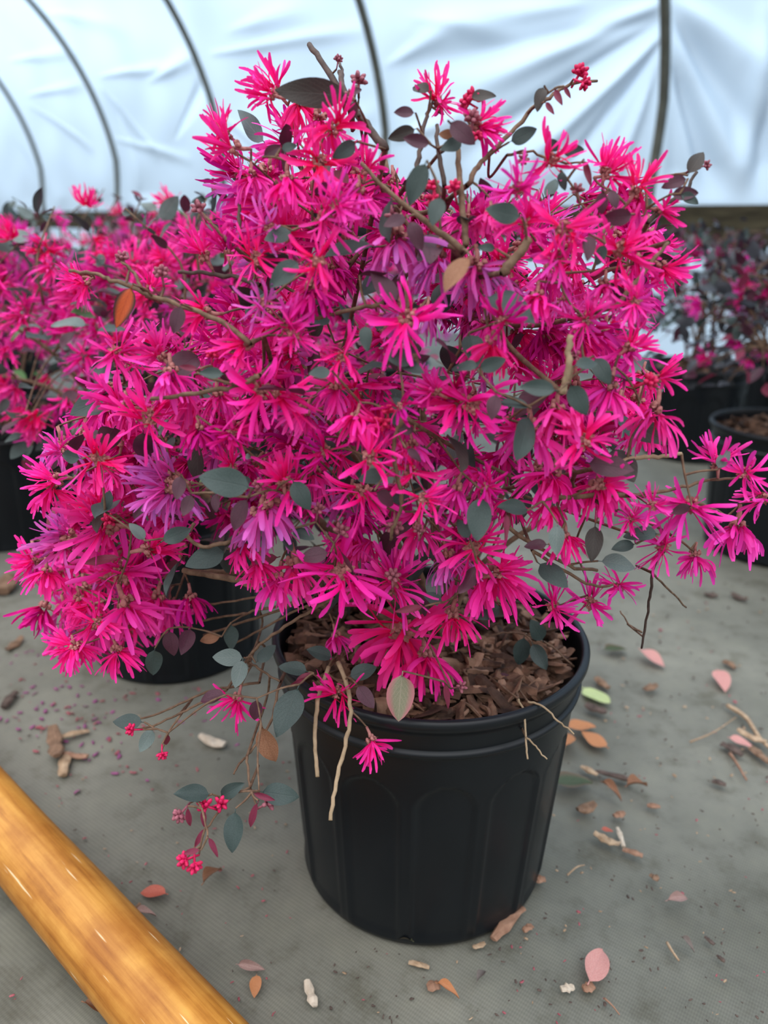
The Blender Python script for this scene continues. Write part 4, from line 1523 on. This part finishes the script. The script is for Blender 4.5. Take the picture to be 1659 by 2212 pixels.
def stick(pts, r, colour, label):
    P = [ground(x, y) + Vector((0, 0, r + 0.001 + (0.002 if 0 < i < len(pts) - 1 else 0))) for i, (x, y) in enumerate(pts)]
    b = P[0].copy()
    g = Geo()
    tube(g, catmull([tuple(p - b) for p in P], 5), r, r * 0.55, 7, 0, 0.12)
    o = link('fallen_twig', g.mesh('fallen_twig', [BARK[colour]]), None, b)
    tag(o, label, 'twig', 'fallen twigs on the ground cloth')


fallen(1410, 1433, 62, -25, 'pink', 'pale pink fallen leaf under the bare hanging twig', 2)
fallen(1558, 1479, 42, -62, 'pink', 'small pale pink fallen leaf higher up and furthest to the right edge', 1)
fallen(1288, 1508, 66, -32, 'lime', 'bright lime green fallen leaf beside the pot rim', 4)
fallen(1258, 1578, 62, 10, 'orange', 'orange brown fallen leaf under the lime leaf, upper of the overlapping pair', 1)
fallen(1282, 1606, 62, 150, 'orange', 'rounded orange brown fallen leaf, lower of the overlapping pair', 4, 0, 0.003)
fallen(1222, 1608, 44, 80, 'orange', 'orange fallen leaf half hidden behind the pot wall', 2)
fallen(1240, 1700, 86, 8, 'green', 'dark green fallen leaf on the cloth beside the pot wall', 1)
fallen(1322, 1722, 56, -30, 'B', 'crumpled brown fallen leaf, bigger of two beside the dark green leaf', 'c')
fallen(1376, 1710, 54, 22, 'B', 'crumpled brown fallen leaf with ragged tips next to the bigger crumpled one', 'c')
fallen(1466, 1957, 56, 14, 'mauve', 'folded brownish pink fallen leaf alone on the open cloth far from the pot', 'c', 0.4)
fallen(1288, 2094, 84, 66, 'pink', 'largest pale pink fallen leaf with a grey patch near the bottom edge', 3, 0.25)
fallen(1486, 2050, 42, -40, 'grey', 'grey shrivelled fallen leaf near the lower right corner', 'c')
fallen(1040, 2116, 40, 60, 'grey', 'greyish beige curled leaf scrap below the front of the pot', 'c')
fallen(970, 2152, 56, -22, 'orange', 'rusty brown torn leaf below the pot near the bottom edge', 'c')
fallen(868, 2040, 46, 160, 'green', 'olive green leaf scrap caught against the foot of the pot', 'c')
fallen(330, 1936, 58, 170, 'red', 'orange red fallen leaf with a dark spot between pole and pot', 1)
fallen(318, 1984, 48, 5, 'mauve', 'pale curled fallen leaf touching the side of the wooden pole', 'c')
fallen(545, 2104, 58, -8, 'mauve', 'folded pinkish white fallen leaf below the orange red one', 'c', 0.5)
fallen(552, 2138, 44, -96, 'orange', 'small pointed orange leaf sticking out from under the folded one', 1)
fallen(226, 2204, 80, -18, 'B', 'reddish brown leaf on the bottom edge behind the pole', 'c')
fallen(1330, 1410, 50, 10, 'green', 'dull green fallen leaf behind the pot near the bare hanging twig', 1)
fallen(1602, 1612, 58, -18, 'pink', 'pink leaf lying among bark pieces beside the forked dry twig', 1)
fallen(1312, 1798, 26, -5, 'red', 'tiny crimson petal scrap above the curved tan bark', 1)
fallen(462, 1904, 66, 52, 'B', 'rolled brown fallen leaf standing out on bare cloth below the hanging spray', 'c')

bark(156, 1594, 78, 14, 'tan', 'long tan bark sliver, top of the little heap above the pole', 0.26, lift=.001)
bark(122, 1622, 66, -82, 'brown', 'brown bark sliver on the outer side of the little heap above the pole', 0.28)
bark(140, 1656, 50, -98, 'tan', 'tan bark sliver pointing down from the little heap above the pole', 0.3)
bark(162, 1638, 58, -8, 'rust', 'rusty bark sliver on the inner side of the little heap above the pole', 0.26)
bark(460, 1610, 56, -22, 'pale', 'pale smooth bark chip alone under the hanging branches', 0.36)
bark(672, 2156, 60, -72, 'pale', 'pale flat bark strip by the bottom edge in front of the pot', 0.32)
bark(290, 1970, 36, 40, 'brown', 'small brown bark chip against the pole beside the pale curled leaf', 0.4)
bark(1272, 1670, 40, -28, 'tan', 'short tan bark chip above the dark green leaf', 0.4)
bark(1322, 1680, 76, -14, 'dark', 'long grey brown bark chip lying past the short tan one', 0.24)
bark(1265, 1754, 40, 20, 'brown', 'brown bark chip between the pot wall and the crumpled leaves', 0.5)
bark(1411, 1746, 28, -5, 'rust', 'small light orange bark nub below the ragged crumpled leaf', 0.5)
bark(1336, 1766, 24, 20, 'rust', 'tiny orange bark nub below the bigger crumpled leaf', 0.6)
bark(1310, 1822, 60, -24, 'tan', 'curved tan bark chip with a rounded end, right of the pot', 0.36)
bark(1366, 1846, 46, -18, 'rust', 'pinkish bark chip just below the curved tan one', 0.38)
bark(1340, 1812, 44, -72, 'pale', 'thin pale bark splinter between the curved tan and pinkish chips', 0.2)
bark(1622, 1602, 68, -24, 'tan', 'broad tan bark chip lying over the pink leaf at the right edge', 0.3, lift=.002)
bark(1580, 1624, 52, -30, 'dark', 'dark bark chip tucked under the pink leaf at the right edge', 0.4)
bark(1640, 1638, 52, -40, 'brown', 'brown bark chip at the right edge below the forked twig', 0.4)
bark(1286, 1540, 48, -20, 'dark', 'dark bark chip under the lime green leaf', 0.5)
bark(1096, 2000, 92, 48, 'rust', 'reddish bark strip leaning at the foot of the pot', 0.26)
bark(1162, 1906, 30, 0, 'rust', 'square rusty bark bit right beside the pot wall', 0.7)
bark(1140, 2010, 22, 30, 'rust', 'tiny rust coloured bark bit past the leaning strip', 0.7)
bark(1034, 2048, 28, 20, 'tan', 'tiny tan bark flake below the foot of the pot', 0.4)
bark(905, 2088, 46, -14, 'tan', 'flat tan bark flake in front of the pot below the olive scrap', 0.3)
bark(936, 2136, 28, 10, 'rust', 'round reddish bark crumb beside the rusty torn leaf', 0.8)
bark(1270, 2140, 24, 20, 'rust', 'brown bark crumb below the largest pink leaf', 0.8)
bark(1225, 2140, 28, 10, 'pale', 'whitish crumb just left of the largest pink leaf', 0.7)
bark(1574, 1440, 30, -30, 'brown', 'brown bark chip above the small pale pink leaf', 0.5)
bark(1404, 1492, 28, 20, 'brown', 'brown bark chip between the two pale pink leaves', 0.5)
bark(1552, 1696, 32, -15, 'dark', 'dark olive bark flake on open cloth below the forked twig', 0.5)
bark(1532, 2036, 26, -40, 'dark', 'dark bark crumb beside the grey shrivelled leaf', 0.5)
bark(1556, 2074, 22, -40, 'dark', 'dark bark crumb lowest near the lower right corner', 0.5)
bark(1412, 1900, 22, -30, 'brown', 'brown round crumb midway between pot and folded brownish leaf', 0.8)
bark(32, 1398, 40, 40, 'brown', 'brown bark chip left of the low branches, upper of the pair at the edge', 0.4)
bark(22, 1518, 42, 50, 'dark', 'dark bark chip at the left edge above the pole', 0.4)
bark(14, 1276, 36, 60, 'brown', 'brown bark chip just below the lowest leftmost blossoms', 0.6)
bark(1300, 1482, 34, -40, 'brown', 'brown bark chip wedged behind the pot rim above the lime leaf', 0.5)
bark(1596, 1296, 36, -20, 'dark', 'dark bark chip below the pot at the right edge', 0.5)
bark(1535, 1290, 30, -10, 'dark', 'small dark bark chip below the overhanging blossoms', 0.5)
stick([(1570, 1530), (1610, 1560), (1640, 1605), (1680, 1640)], .0034, 'tan', 'thick forked dry twig at the right edge')
stick([(1490, 1606), (1540, 1588), (1590, 1552)], .0012, 'tan', 'thin pale dry twig crossing to the thick forked twig')
stick([(1576, 1632), (1592, 1660), (1612, 1690)], .0020, 'rust', 'reddish brown twig pointing down from the bark pieces')
stick([(1440, 2040), (1450, 2062), (1466, 2080)], .0014, 'tan', 'short tan twig left of the grey shrivelled leaf')
stick([(1305, 2160), (1322, 2180), (1338, 2196)], .0009, 'rust', 'thin pink twig at the bottom edge below the largest pink leaf')
stick([(1225, 1894), (1245, 1880), (1262, 1872)], .0010, 'tan', 'short curly tan twig beside the lower right of the pot')

# crumbs nobody could count
sp = Geo()


def speck(x, y, s_, m_):
    P = ground(x, y)
    v_ = Vector((P.x - p0.x, P.y - p0.y, 0))
    if (v_ - pd * v_.dot(pd)).length < 0.05 or math.hypot(P.x - BASE.x, P.y - BASE.y) < 0.125 or math.hypot(P.x + .30, P.y - 1.0) < 0.125:
        return
    q = Quaternion((0, 0, 1), random.uniform(0, 6.28)) @ Quaternion((1, 0, 0), random.gauss(0, 0.3))
    chip(sp, (P.x, P.y, 0.0012), s_, s_ * random.uniform(0.3, 0.8), 0.0012, q, m_, 4, 5)


for i in range(300):
    speck(random.uniform(700, 1659), random.uniform(1650, 2212), random.uniform(.0012, .0040), random.choices([0, 1, 2], [4, 2, 1])[0])
for i in range(170):
    speck(random.uniform(-20, 640), random.uniform(1480, 2212), random.uniform(.0015, .0042), random.choices([0, 1, 2], [2, 1, 4])[0])
for i in range(150):
    x = random.gauss(150, 130)
    speck(x, random.gauss(1520, 60) + 0.1 * x, random.uniform(.003, .009), random.choices([2, 3], [2, 3])[0])
for i in range(120):
    speck(random.uniform(1260, 1659), random.uniform(1260, 1700), random.uniform(.002, .006), random.choices([0, 1, 2], [4, 3, 1])[0])
PSP = simple('wilted_petal_scrap', (0.22, 0.05, 0.16), (0.36, 0.10, 0.24), 60, 0.8, 0)
RSP = simple('rosy_petal_scrap', (0.26, 0.05, 0.07), (0.40, 0.12, 0.14), 60, 0.8, 0)
o = link('plant_debris', sp.mesh('plant_debris', [BARK['dark'], BARK['tan'], RSP, PSP]))
tag(o, 'crumbs of bark and wilted petal scraps scattered over the grey ground cloth', 'debris', None, 'stuff')
